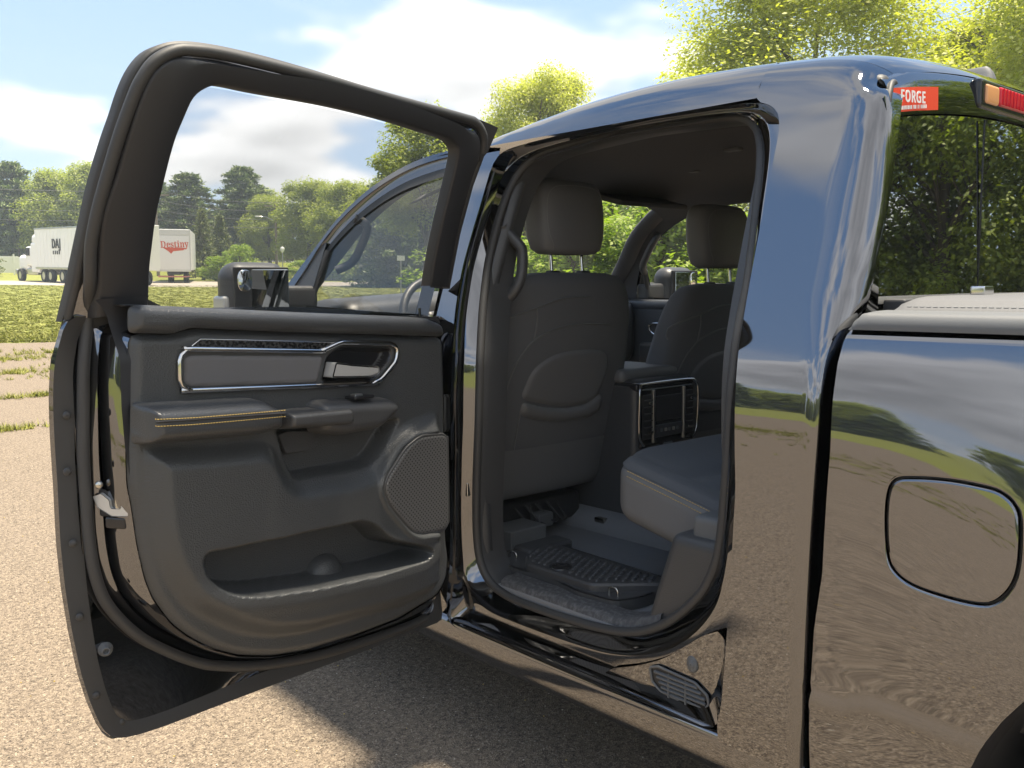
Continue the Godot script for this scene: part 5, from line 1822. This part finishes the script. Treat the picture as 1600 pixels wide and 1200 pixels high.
func road_wheel(parent: Node3D, at: Vector3, r: float) -> void:
	var w := put(B.new().loaf([[at.x - 0.17, at.y, at.z, r * 0.6, r * 0.6], [at.x - 0.17, at.y, at.z, r * 0.92, r * 0.92], [at.x - 0.12, at.y, at.z, r, r], [at.x + 0.12, at.y, at.z, r, r], [at.x + 0.17, at.y, at.z, r * 0.92, r * 0.92], [at.x + 0.17, at.y, at.z, r * 0.6, r * 0.6]], 2.0, 24, 0), "wheel", M.tyre, parent)
	put(B.new().cyl(Vector3(at.x - 0.15, at.y, at.z), Vector3(at.x + 0.15, at.y, at.z), r * 0.6, r * 0.6, 18), "rim", M.satin, w)

# ------------------------------------------------------------------ trees
# leaf faces spread through clumps; the crown spans y 0..1 and about 1 across
func leaf_crown(sd_: int, clumps: int, leaves: int, size: float, dark: Color, light: Color, flat := 0.75, hang := 0.0) -> ArrayMesh:
	rng.seed = sd_
	var b := B.new()
	var cl := []
	for k in clumps:
		var a := rng.randf() * TAU
		var y := rng.randf_range(0.10, 0.95)
		var reach := 0.46 * pow(sin(PI * clampf(y * 0.80 + 0.14, 0.0, 1.0)), 0.7)
		var r := reach * sqrt(rng.randf_range(0.05, 1.0))
		cl.append([Vector3(cos(a) * r, y, sin(a) * r), rng.randf_range(0.07, 0.155), rng.randf_range(0.0, 1.0)])
	for k in leaves:
		var c: Array = cl[rng.randi() % clumps]
		var d := Vector3(rng.randfn(), rng.randfn(), rng.randfn()).normalized()
		var rad: float = c[1] * pow(rng.randf(), 0.40)
		var p: Vector3 = c[0] + d * rad * Vector3(1.15, flat, 1.15)
		p.y = maxf(p.y - hang * rad, 0.0)
		var nrm := (d * 0.4 + Vector3(rng.randfn() * 0.45, rng.randfn() * 0.35 + 1.0, rng.randfn() * 0.45)).normalized()
		var t := nrm.cross(Vector3(rng.randfn(), rng.randfn(), rng.randfn())).normalized()
		var o := nrm.cross(t)
		var s := size * rng.randf_range(0.6, 1.35)
		var col := dark.lerp(light, rng.randf())
		var a0 := b.v.size()
		b.v.append_array(PackedVector3Array([p - t * s, p + o * s * 0.55 + nrm * s * 0.12, p + t * s, p - o * s * 0.55 + nrm * s * 0.12]))
		b.n.append_array(PackedVector3Array([nrm, nrm, nrm, nrm]))
		b.c.append_array(PackedColorArray([col, col, col, col]))
		b.i.append_array(PackedInt32Array([a0, a0 + 1, a0 + 2, a0, a0 + 2, a0 + 3]))
	return b.mesh()

# whorls of drooping branches with needle faces
func needle_crown(sd_: int, whorls: int, leaves: int, size: float, dark: Color, light: Color, full := 0.5, cone := 1.0) -> ArrayMesh:
	rng.seed = sd_
	var b := B.new()
	var br := []
	for k in whorls:
		var y := 0.04 + 0.94 * k / (whorls - 1.0)
		var n := rng.randi_range(5, 8)
		for q in n:
			var a := TAU * (q + rng.randf() * 0.6) / n
			var reach := full * (pow(1.0 - y, cone) * 0.9 + 0.06) * rng.randf_range(0.65, 1.15)
			br.append([y, a, reach, rng.randf()])
	for k in leaves:
		var e: Array = br[rng.randi() % br.size()]
		var f := sqrt(rng.randf())
		var r: float = e[2] * f
		var p := Vector3(cos(e[1]) * r, e[0] + 0.05 * f - 0.06 * f * f, sin(e[1]) * r)
		p += Vector3(rng.randfn(), rng.randfn() * 0.45, rng.randfn()) * 0.028
		var nrm := Vector3(rng.randfn() * 0.6, 1.0, rng.randfn() * 0.6).normalized()
		var t := (Vector3(cos(e[1]), 0.15, sin(e[1])) + Vector3(rng.randfn(), rng.randfn(), rng.randfn()) * 0.45).normalized()
		var o := nrm.cross(t).normalized()
		var s := size * rng.randf_range(0.7, 1.3)
		var col := dark.lerp(light, rng.randf())
		var a0 := b.v.size()
		b.v.append_array(PackedVector3Array([p - t * s, p + o * s * 0.35, p + t * s, p - o * s * 0.35]))
		b.n.append_array(PackedVector3Array([nrm, nrm, nrm, nrm]))
		b.c.append_array(PackedColorArray([col, col, col, col]))
		b.i.append_array(PackedInt32Array([a0, a0 + 1, a0 + 2, a0, a0 + 2, a0 + 3]))
	return b.mesh()

func trunk_mesh(sd_: int, spread := 0.26) -> ArrayMesh:
	rng.seed = sd_
	var b := B.new()
	var lean := Vector3(rng.randfn() * 0.02, 0, rng.randfn() * 0.02)
	b.cyl(Vector3(0, -0.02, 0), Vector3(0, 0.30, 0) + lean, 0.028, 0.020, 10, false)
	b.cyl(Vector3(0, 0.30, 0) + lean, Vector3(0, 0.80, 0) + lean * 3.0, 0.020, 0.004, 8, false)
	for k in 14:
		var y := rng.randf_range(0.26, 0.66)
		var a := rng.randf() * TAU
		var s := Vector3(0, y, 0) + lean
		var l := spread * rng.randf_range(0.6, 1.1)
		var e := s + Vector3(cos(a) * l, rng.randf_range(0.08, 0.25), sin(a) * l)
		var m := s.lerp(e, 0.5) + Vector3(0, 0.03, 0)
		b.cyl(s, m, 0.010, 0.006, 6, false)
		b.cyl(m, e, 0.006, 0.0015, 6, false)
		for q in 2:
			b.cyl(m, m + Vector3(rng.randfn() * 0.1, rng.randf_range(0.05, 0.15), rng.randfn() * 0.1), 0.004, 0.001, 5, false)
	return b.mesh()

func leaf_mat(key: String, glow: Color) -> StandardMaterial3D:
	var m := mat(key, Color.WHITE, 0.55)
	m.vertex_color_use_as_albedo = true
	m.backlight_enabled = true
	m.backlight = glow
	m.cull_mode = BaseMaterial3D.CULL_DISABLED
	return m

func tree(called: String, label: String, deg: float, dist: float, high: float, wide: float, crown: Mesh, cm: Material, trunk: Mesh, from := 0.18, turn := 0.0, group := "") -> void:
	var t := holder(called, self)
	t.position = spot(deg, dist)
	t.rotation.y = turn
	tag(t, label, "tree" if not "shrub" in called else "shrub", group)
	var tk := put_mesh(trunk, "trunk", M.bark, t)
	tk.scale = Vector3(high, high, high)
	var c := put_mesh(crown, "crown", cm, t)
	c.position.y = high * from
	c.scale = Vector3(wide, high * (1.0 - from), wide)

func build_trees() -> void:
	mat("bark", lin(0.09, 0.072, 0.055), 0.95)
	var lm := leaf_mat("leaves", Color(0.96, 1.0, 0.50))
	var nm := leaf_mat("needles", Color(0.5, 0.6, 0.3))
	var bm := leaf_mat("shrub_leaves", Color(0.90, 1.0, 0.45))
	var maple := [leaf_crown(101, 200, 110000, 0.0072, Color(0.42, 0.44, 0.10), Color(0.66, 0.66, 0.20)), leaf_crown(102, 170, 85000, 0.0086, Color(0.42, 0.44, 0.10), Color(0.66, 0.66, 0.20)), leaf_crown(103, 140, 34000, 0.0145, Color(0.26, 0.31, 0.07), Color(0.42, 0.45, 0.12))]
	var dark := leaf_crown(104, 140, 46000, 0.0085, Color(0.18, 0.24, 0.045), Color(0.31, 0.37, 0.075))
	var pine := [needle_crown(111, 17, 26000, 0.024, Color(0.12, 0.16, 0.06), Color(0.21, 0.255, 0.095), 0.55, 0.42), needle_crown(112, 15, 24000, 0.025, Color(0.12, 0.16, 0.06), Color(0.21, 0.255, 0.095), 0.55, 0.5)]
	var spruce := needle_crown(113, 22, 8000, 0.026, Color(0.12, 0.14, 0.04), Color(0.20, 0.22, 0.07), 0.55, 0.9)
	var bush := [leaf_crown(121, 60, 9000, 0.022, Color(0.24, 0.32, 0.05), Color(0.40, 0.48, 0.09), 0.9), leaf_crown(122, 50, 8000, 0.024, Color(0.22, 0.30, 0.05), Color(0.38, 0.45, 0.09), 0.9)]
	var tk := [trunk_mesh(131), trunk_mesh(132), trunk_mesh(133, 0.12)]
	# near trees seen over the roof
	tree("maple_tree", "large yellow green maple filling the sky above the cab roof", 58.6, 34.0, 12.2, 11.0, maple[0], lm, tk[0], 0.12)
	tree("maple_tree_001", "yellow green maple behind the roof aerial at the frame edge", 69.6, 35.0, 10.6, 8.5, maple[1], lm, tk[1], 0.12, 1.2)
	tree("maple_tree_002", "round yellow green maple just past the open door's front corner", 43.4, 44.0, 10.6, 6.6, maple[1], lm, tk[0], 0.15, 2.4)
	tree("maple_tree_003", "lower maple between the two tall ones above the roof", 49.5, 48.0, 9.6, 6.5, maple[0], lm, tk[1], 0.15, 3.6)
	tree("oak_tree", "darker loose leaved tree seen through the top of the door window", 36.6, 46.0, 9.0, 5.6, maple[2], lm, tk[2], 0.30, 0.6)
	tree("maple_tree_004", "maple reaching in from the upper frame corner past the wires", 74.5, 30.0, 13.0, 8.5, maple[0], lm, tk[0], 0.2, 4.4)
	tree("maple_tree_005", "maple half hidden behind the open door's top edge", 40.2, 52.0, 9.2, 6.0, maple[2], lm, tk[1], 0.15, 5.1)
	# far trees that can be told apart
	tree("pine_tree", "tallest dark pine standing behind the brick house", 25.9, 118.0, 11.5, 9.0, pine[0], nm, tk[2], 0.05)
	tree("pine_tree_001", "broad dark pine above the lettered trailer", 22.9, 116.0, 10.4, 9.5, pine[1], nm, tk[2], 0.05, 1.0)
	tree("pine_tree_002", "dark pine at the window frame's rear edge", 21.2, 120.0, 9.6, 8.0, pine[0], nm, tk[2], 0.05, 2.0)
	tree("pine_tree_003", "dark pine over the lorry tractor in the far tree line", 13.9, 112.0, 10.6, 8.0, pine[0], nm, tk[2], 0.05, 3.0)
	tree("spruce_tree", "small pale spruce beside the lettered trailer's corner", 23.6, 88.0, 6.2, 3.6, spruce, nm, tk[2], 0.02)
	tree("spruce_tree_001", "second pale spruce next to the lettered trailer", 24.6, 92.0, 5.8, 3.6, spruce, nm, tk[2], 0.02, 1.3)
	tree("spruce_tree_002", "pale spruce at the picture's edge beyond the white fence", 12.4, 93.0, 5.2, 3.6, spruce, nm, tk[2], 0.02, 2.3)
	tree("ash_tree", "tall green broadleaf tree over the side mirror", 29.6, 104.0, 10.0, 8.0, maple[2], lm, tk[1], 0.08, 0.4)
	tree("ash_tree_001", "green broadleaf tree meeting the windscreen pillar", 31.9, 98.0, 9.8, 8.0, maple[2], lm, tk[0], 0.08, 1.7)
	tree("ash_tree_002", "green broadleaf tree between pine and brick house", 27.4, 112.0, 8.4, 6.5, maple[2], lm, tk[0], 0.05, 2.9)
	tree("ash_tree_003", "bright broadleaf tree behind the long white trailer", 16.3, 108.0, 10.2, 8.5, maple[2], lm, tk[1], 0.05, 3.7)
	tree("ash_tree_004", "broadleaf tree at the door edge above the long trailer", 18.0, 104.0, 10.8, 8.5, maple[2], lm, tk[0], 0.05, 4.7)
	for e in [[24.6, 84.0, 2.2, 4.0, "bright green shrub beside the entrance sign"], [25.6, 82.5, 3.2, 3.2, "tallest bright shrub by the entrance sign"], [26.9, 86.0, 1.3, 3.2, "low yellow shrub in front of the entrance sign"], [29.6, 92.0, 1.8, 5.0, "low green shrub along the far road"], [31.0, 90.0, 2.0, 6.0, "wide green shrub near the windscreen pillar"]]:
		tree("shrub", e[4], e[0], e[1], e[2], e[3], bush[0], bm, tk[2], 0.0, e[0])
	# shrubs past the truck's far side
	rng.seed = 501
	var spots := []
	for k in 22:
		spots.append([40.0 + k * 2.7, rng.randf_range(19.5, 26.0), rng.randf_range(2.2, 3.9), rng.randf_range(3.0, 4.4), rng.randf() * TAU])
	for k in spots.size():
		var e: Array = spots[k]
		tree("shrub", "bright green bush in the thicket seen through the cab windows", e[0], e[1], e[2], e[3], bush[k % 2], bm, tk[2], 0.0, e[4], "thicket beyond the truck")
	# shade trees to the right of the tailgate, mirrored in the rear glass
	for e in [[97.0, 21.0, 10.0, 8.5], [104.0, 24.0, 11.5, 9.0], [110.0, 20.0, 8.6, 8.0], [117.0, 23.0, 9.5, 9.0], [125.0, 21.0, 9.5, 8.5], [90.0, 25.0, 11.0, 9.0], [133.0, 23.0, 11.0, 9.0]]:
		tree("shade_tree", "tall shade tree mirrored in the cab's rear window", e[0], e[1], e[2], e[3], dark, lm, tk[int(e[0]) % 2], 0.06, e[0], "shade trees mirrored in the rear glass")
	# woodland round the field, one mass
	rng.seed = 601
	for kind in 2:
		var mm := MultiMesh.new()
		mm.transform_format = MultiMesh.TRANSFORM_3D
		mm.mesh = maple[2] if kind == 0 else pine[1]
		var list := []
		for k in 150 if kind == 0 else 60:
			var deg := rng.randf_range(-175.0, 47.0)
			var dist := rng.randf_range(122.0, 150.0) if deg > -5.0 else rng.randf_range(88.0, 120.0)
			if deg > 33.0:
				dist = rng.randf_range(66.0, 95.0)
			var h := rng.randf_range(6.5, 10.5)
			var w := h * rng.randf_range(0.7, 1.0)
			list.append(Transform3D(Basis(Vector3.UP, rng.randf() * TAU).scaled(Vector3(w, h, w)), spot(deg, dist) + Vector3(0, -0.3, 0)))
		mm.instance_count = list.size()
		for k in list.size():
			mm.set_instance_transform(k, list[k])
		var o := MultiMeshInstance3D.new()
		o.name = "woodland" if kind == 0 else "pine_woodland"
		o.multimesh = mm
		o.material_override = lm if kind == 0 else nm
		add_child(o)
		tag(o, "distant belt of broadleaf woodland round the field" if kind == 0 else "distant dark pines mixed into the woodland belt", "woodland", "", "stuff")

# ------------------------------------------------------------------ grass and grit
func build_grass() -> void:
	rng.seed = 701
	var b := B.new()
	for k in 11:
		var a := rng.randf() * TAU
		var r := rng.randf_range(0.0, 0.07)
		var p := Vector3(cos(a) * r, 0, sin(a) * r)
		var t := Vector3(cos(a * 1.7), 0, sin(a * 1.7)) * 0.006
		var top := p + Vector3(rng.randfn() * 0.04, rng.randf_range(0.05, 0.13), rng.randfn() * 0.04)
		var col := Color(0.19, 0.22, 0.035).lerp(Color(0.32, 0.30, 0.06), rng.randf())
		var a0 := b.v.size()
		b.v.append_array(PackedVector3Array([p - t, p + t, top]))
		b.n.append_array(PackedVector3Array([Vector3.UP, Vector3.UP, Vector3.UP]))
		b.c.append_array(PackedColorArray([col, col, col]))
		b.i.append_array(PackedInt32Array([a0, a0 + 1, a0 + 2]))
	var gm := leaf_mat("grass", Color(0.7, 0.75, 0.3))
	var list := []
	for k in 26000:
		var deg := rng.randf_range(8.0, 52.0)
		var dist := 19.0 + 50.0 * pow(rng.randf(), 1.5)
		var p := spot(deg, dist)
		if Vector2((p.x + 9.0) / 1.25, p.z - 4.0).length() < 22.5:
			continue
		var s := rng.randf_range(0.7, 1.3)
		list.append(Transform3D(Basis(Vector3.UP, rng.randf() * TAU).scaled(Vector3(s * 2.2, s * 0.40, s * 2.2)), p))
	for e in WEED_SPOTS:
		var c := spot(e[0], e[1])
		for k in int(90.0 + 130.0 * e[2] * e[3]):
			var a := rng.randf() * TAU
			var r := absf(rng.randfn()) * 0.75
			var s := rng.randf_range(0.35, 0.95)
			list.append(Transform3D(Basis(Vector3.UP, rng.randf() * TAU).scaled(Vector3(s, s * 0.8, s)), c + Vector3(cos(a) * r * e[2], 0.006, sin(a) * r * e[3])))
	scatter(list, b.mesh(), gm, "grass", "short dry grass and weeds of the field")
	# loose grit on the lot
	var st := B.new().loaf([[-0.5, 0, 0, 0.3, 0.25], [-0.2, 0, 0, 0.9, 0.7], [0.2, 0, 0, 0.8, 0.75], [0.5, 0.1, 0, 0.3, 0.3]], 2.0, 7)
	for pass_ in 3:
		list = []
		for k in [16000, 1600, 420][pass_]:
			var p := Vector3(rng.randf_range(-3.2, 0.6), 0.006, rng.randf_range(-5.5, 1.2))
			var s := rng.randf_range(0.0014, 0.0042) if pass_ < 2 else rng.randf_range(0.002, 0.0045)
			list.append(Transform3D(Basis(Vector3.UP, rng.randf() * TAU).scaled(Vector3(s, s * 0.7, s)), p))
		var m := mat(["grit_dark", "grit_pale", "fallen_petal"][pass_], [lin(0.22, 0.19, 0.15), lin(0.56, 0.51, 0.42), lin(0.55, 0.40, 0.09)][pass_], 0.9)
		scatter(list, st.mesh(), m, ["gravel_grit", "pale_grit", "petal_litter"][pass_], ["loose grey grit lying on the worn lot", "pale stone chips scattered over the worn lot", "yellow petals scattered over the worn lot"][pass_])

func scatter(list: Array, me: Mesh, m: Material, called: String, label: String) -> void:
	var mm := MultiMesh.new()
	mm.transform_format = MultiMesh.TRANSFORM_3D
	mm.mesh = me
	mm.instance_count = list.size()
	for k in list.size():
		mm.set_instance_transform(k, list[k])
	var o := MultiMeshInstance3D.new()
	o.name = called
	o.multimesh = mm
	o.material_override = m
	add_child(o)
	tag(o, label, called.replace("_", " "), "", "stuff")

const FRAME_O := [1.069,1.372,1.062,1.43,1.058,1.479,1.05,1.562,1.042,1.635,1.029,1.707,1.017,1.759,1.008,1.802,0.995,1.841,0.974,1.873,0.947,1.892,0.916,1.903,0.869,1.909,0.796,1.911,0.679,1.908,0.473,1.895,0.228,1.874,0.09,1.862,-0.046,1.854]
const SEAL_LOW := [0.066,0.447,0.133,0.441,0.323,0.445,0.491,0.458,0.644,0.486,0.76,0.524,0.823,0.557,0.885,0.601,0.941,0.648,0.985,0.7,1.018,0.755,1.035,0.813,1.043,0.882,1.045,0.968,1.046,1.071,1.041,1.171,1.034,1.271,1.019,1.37]
const SEAL_UP := [1.038,1.436,1.045,1.499,1.044,1.543,1.039,1.591,1.028,1.658,1.015,1.727,0.999,1.791,0.988,1.821,0.968,1.853,0.932,1.877,0.896,1.885,0.815,1.889,0.598,1.882,0.378,1.869,0.119,1.857,0.066,1.851,0.024,1.824,0.009,1.783]
const TRIM_O := [1.024,1.401,1.032,1.487,1.035,1.564,1.019,1.643,1.004,1.728,0.994,1.775,0.984,1.81,0.97,1.838,0.947,1.858,0.909,1.87,0.825,1.872,0.751,1.872,0.502,1.855,0.198,1.837,0.099,1.832,0.059,1.824,0.038,1.804,0.03,1.768,0.034,1.685,0.033,1.575,0.016,1.434,-0.011,1.329]
const GLASS := [0.914,1.395,0.922,1.46,0.924,1.508,0.925,1.569,0.919,1.641,0.91,1.713,0.898,1.758,0.884,1.799,0.864,1.818,0.84,1.829,0.807,1.831,0.732,1.829,0.547,1.828,0.38,1.82,0.253,1.809,0.17,1.801,0.138,1.79,0.117,1.767,0.112,1.663,0.11,1.58,0.1,1.469,0.075,1.327]
const CARD := [0.976,1.329,0.88,1.323,0.836,1.334,0.635,1.319,0.069,1.279,0.066,1.148,0.068,0.966,0.068,0.702,0.059,0.644,0.068,0.584,0.105,0.542,0.156,0.533,0.251,0.516,0.4,0.514,0.56,0.522,0.659,0.539,0.75,0.569,0.815,0.605,0.875,0.653,0.915,0.696,0.952,0.76,0.968,0.809,0.981,0.886,0.989,0.972,0.996,1.014,0.994,1.092,0.987,1.173,0.982,1.253]
const PILLAR_TRIM := [1.037,1.4,1.022,1.39,1.006,1.365,1.002,1.332,1,1.267,1.002,1.178,0.999,1.091,0.989,1.011,0.98,0.955,0.97,0.953,0.974,1.088,0.971,1.171,0.96,1.386,0.955,1.394,0.922,1.39,0.921,1.406]
const BULGE := [0.972,1.095,0.829,1.079,0.681,1.07,0.647,1.05,0.604,0.964,0.432,0.955,0.356,0.963,0.329,0.986,0.241,1.059,0.103,1.082,0.106,0.702,0.103,0.6,0.14,0.563,0.252,0.553,0.428,0.563,0.585,0.574,0.682,0.594,0.77,0.63,0.833,0.676,0.892,0.723,0.931,0.786,0.957,0.848,0.97,0.919,0.975,1.015]
const POCKET := [0.861,0.846,0.856,0.797,0.826,0.761,0.784,0.735,0.72,0.718,0.557,0.696,0.351,0.681,0.204,0.68,0.171,0.696,0.193,0.714,0.316,0.758,0.369,0.809,0.416,0.83,0.663,0.837]
const SLOT := [0.638,1.093,0.62,1.022,0.596,0.967,0.578,0.96,0.424,0.956,0.362,0.959,0.325,0.982,0.265,1.045,0.245,1.071,0.527,1.103]
const SPEAKER := [0.212,1.023,0.127,1.018,0.11,1.005,0.11,0.768,0.131,0.746,0.219,0.754,0.249,0.769,0.328,0.858,0.345,0.901,0.333,0.93,0.266,0.998]
const BEZEL := [0.879,1.278,0.859,1.292,0.505,1.266,0.444,1.285,0.276,1.273,0.254,1.261,0.262,1.226,0.317,1.18,0.349,1.173,0.856,1.202,0.873,1.208,0.88,1.221]
const FABRIC := [0.866,1.272,0.85,1.278,0.496,1.254,0.518,1.19,0.854,1.209,0.868,1.217]
const STRIP := [0.856,1.292,0.827,1.311,0.45,1.285,0.505,1.268]
const CUP := [0.438,1.275,0.281,1.263,0.27,1.254,0.278,1.227,0.327,1.187,0.349,1.181,0.502,1.189,0.485,1.251]
const LEVER := [0.483,1.239,0.433,1.23,0.344,1.219,0.344,1.201,0.372,1.194,0.443,1.198,0.496,1.202]
const ARM := [0.989,1.177,0.983,1.188,0.725,1.175,0.693,1.167,0.654,1.144,0.658,1.094,0.729,1.089,0.988,1.101,0.991,1.115]
const GRIP := [0.649,1.138,0.454,1.131,0.449,1.09,0.463,1.08,0.651,1.092]
const POD := [0.553,1.137,0.533,1.152,0.316,1.137,0.283,1.124,0.289,1.091,0.352,1.055,0.48,1.054,0.543,1.082,0.465,1.085,0.454,1.122]
const SWITCH := [0.447,1.142,0.402,1.141,0.373,1.131,0.423,1.133]
const REFLECTOR := [0.614,1.071,0.588,1.077,0.497,1.067,0.496,1.052,0.513,1.021,0.526,1.018,0.594,1.021]
const BELT := [0.983,1.376,0.977,1.386,0.968,1.389,0.602,1.365,0.149,1.336,0.093,1.318,0.084,1.282,0.645,1.32,0.845,1.336,0.888,1.325,0.985,1.331]
const STITCH_A := [0.997,1.161,0.903,1.154,0.782,1.149,0.667,1.145]
const STITCH_B := [0.997,1.147,0.904,1.14,0.782,1.135,0.668,1.131]
const LATCH := [1.036,0.992,1.011,0.984,0.976,0.981,0.973,0.958,1.006,0.953,1.032,0.972]
const DOTS := [1.025,1.011,1.004,0.999,1.003,0.939,0.961,0.893,0.954,0.838,1.019,0.644,1.077,1.044,1.071,1.162,1.074,0.891,1.069,0.73,1.044,0.548,0.993,0.468]
const OPEN_A := [-0.958,0.415,0.031,-0.956,0.404,0.152,-0.956,0.406,0.35,-0.957,0.41,0.599,-0.959,0.419,0.815,-0.959,0.422,0.995,-0.961,0.428,1.034,-0.966,0.454,1.048,-0.976,0.506,1.062,-0.985,0.622,1.075,-0.993,0.77,1.091,-1,0.995,1.104,-0.996,1.164,1.096,-0.979,1.282,1.091,-0.959,1.347,1.088,-0.937,1.413,1.085,-0.904,1.506,1.081,-0.874,1.588,1.077,-0.83,1.699,1.072,-0.803,1.764,1.069,-0.787,1.796,1.055,-0.776,1.818,1.025,-0.771,1.828,0.98,-0.766,1.838,0.836,-0.764,1.842,0.637,-0.767,1.836,0.415,-0.771,1.827,0.242,-0.777,1.817,0.137,-0.788,1.794,0.099,-0.832,1.694,0.106,-0.873,1.591,0.103,-0.917,1.471,0.102,-0.955,1.361,0.117,-0.99,1.218,0.147,-0.999,0.962,0.144,-0.993,0.772,0.129,-0.987,0.654,0.118,-0.981,0.573,0.106,-0.972,0.486,0.077]
const OPEN_B := [-0.918,0.492,0.138,-0.914,0.471,0.203,-0.914,0.472,0.4,-0.916,0.478,0.556,-0.917,0.486,0.665,-0.921,0.509,0.766,-0.924,0.55,0.862,-0.929,0.609,0.942,-0.933,0.677,0.999,-0.936,0.731,1.028,-0.94,0.803,1.039,-0.943,0.928,1.051,-0.943,1.154,1.057,-0.921,1.29,1.061,-0.882,1.413,1.058,-0.822,1.58,1.036,-0.777,1.696,1.025,-0.748,1.763,1.012,-0.728,1.804,0.986,-0.719,1.822,0.946,-0.714,1.832,0.798,-0.713,1.834,0.594,-0.717,1.827,0.366,-0.723,1.814,0.203,-0.732,1.796,0.13,-0.747,1.766,0.098,-0.775,1.7,0.082,-0.813,1.605,0.073,-0.848,1.51,0.072,-0.881,1.416,0.078,-0.912,1.323,0.096,-0.936,1.213,0.111,-0.944,0.951,0.109,-0.937,0.755,0.088,-0.931,0.635,0.08,-0.924,0.548,0.094]
const OPEN_C := [-0.88,0.564,0.138,-0.877,0.529,0.19,-0.876,0.517,0.276,-0.876,0.517,0.439,-0.877,0.525,0.592,-0.878,0.539,0.697,-0.88,0.562,0.764,-0.883,0.598,0.828,-0.887,0.651,0.892,-0.89,0.717,0.951,-0.895,0.791,0.988,-0.897,0.879,1.002,-0.9,1.003,1.012,-0.894,1.182,1.016,-0.874,1.3,1.015,-0.833,1.425,1.015,-0.785,1.56,0.999,-0.73,1.699,0.975,-0.699,1.773,0.953,-0.684,1.803,0.927,-0.673,1.824,0.878,-0.669,1.831,0.794,-0.666,1.839,0.531,-0.672,1.825,0.323,-0.678,1.814,0.197,-0.69,1.789,0.135,-0.71,1.749,0.102,-0.734,1.69,0.088,-0.769,1.602,0.086,-0.808,1.497,0.091,-0.855,1.359,0.119,-0.891,1.212,0.147,-0.9,1.026,0.148,-0.896,0.832,0.129,-0.89,0.709,0.119,-0.885,0.616,0.12]
const FUEL := [1.444,1.067,1.431,1.039,1.43,0.982,1.437,0.926,1.452,0.9,1.486,0.884,1.542,0.879,1.596,0.881,1.627,0.891,1.651,0.921,1.661,0.961,1.659,1.026,1.65,1.056,1.624,1.075,1.588,1.08,1.535,1.081,1.479,1.076]
const ROOF_RAIL := [-0.005,1.869,0.081,1.887,0.349,1.916,0.635,1.931,0.878,1.926,1.087,1.911,1.156,1.901]
const A_PILLAR := [-0.933,1.426,-0.916,-0.886,1.557,-0.79,-0.845,1.662,-0.69,-0.815,1.738,-0.576,-0.789,1.791,-0.466,-0.772,1.826,-0.348,-0.763,1.843,-0.23,-0.757,1.849,-0.104]
const FRONT_GLASS := [-0.94,1.346,-0.75,-0.902,1.459,-0.719,-0.873,1.539,-0.716,-0.836,1.635,-0.601,-0.812,1.695,-0.482,-0.797,1.734,-0.364,-0.788,1.755,-0.24,-0.78,1.771,-0.101]
const VENT := [-0.93,0.504,0.825,-0.931,0.515,0.851,-0.931,0.509,0.959,-0.928,0.488,0.992,-0.923,0.466,0.994,-0.92,0.449,0.979,-0.918,0.442,0.951,-0.92,0.452,0.852,-0.924,0.468,0.829]
const PLUG := [-0.934,0.552,0.952]
const STRIKER := [-0.935,0.812,0.099,-0.936,0.826,0.15]
const HANDLE := [-0.75,1.602,0.093,-0.74,1.583,0.099,-0.72,1.54,0.134,-0.715,1.519,0.139,-0.72,1.462,0.142,-0.735,1.411,0.132,-0.75,1.38,0.102,-0.78,1.361,0.083]
const HEM := [-0.003,0.417,0.321,0.417,0.649,0.422,0.904,0.424,0.972,0.428,1.019,0.438,1.033,0.456,1.044,0.482,1.059,0.536,1.073,0.604,1.084,0.698,1.091,0.79,1.094,0.888,1.092,1.01,1.093,1.119,1.093,1.2,1.09,1.274,1.079,1.326,1.07,1.369]
const SEAT_OVAL := [-0.605,1.059,-0.603,1.101,-0.574,1.158,-0.496,1.196,-0.379,1.207,-0.283,1.2,-0.237,1.175,-0.226,1.122,-0.247,1.066,-0.269,1.029,-0.33,1.016,-0.423,1.018,-0.516,1.034]
const SEAT_BAND := [-0.608,1.049,-0.514,1.022,-0.405,1.008,-0.312,1.01,-0.235,1.049,-0.231,0.984,-0.299,0.961,-0.441,0.964,-0.549,0.984,-0.607,1.003]
const SEAM_ARCH := [-0.657,0.87,-0.674,1.006,-0.669,1.111,-0.642,1.192,-0.589,1.251,-0.494,1.285,-0.386,1.294,-0.242,1.287]
const SEAM_SIDE := [-0.606,0.879,-0.608,0.956,-0.605,1.02]
const SEAM_TOP := [-0.758,1.259,-0.691,1.316,-0.59,1.353,-0.482,1.38,-0.363,1.382]
const SEAM_VERT := [-0.596,1.353,-0.589,1.302,-0.595,1.251]
const LID := [-0.726,0.05,-0.666,0.028,-0.539,0.045,-0.519,0.085,-0.542,0.568,-0.612,0.62,-0.733,0.623,-0.807,0.596,-0.818,0.464,-0.791,0.334,-0.803,0.18,-0.778,0.114]
const LID_TOP := [-0.741,0.171,-0.605,0.114,-0.589,0.15,-0.606,0.614,-0.643,0.633,-0.793,0.5,-0.792,0.232]
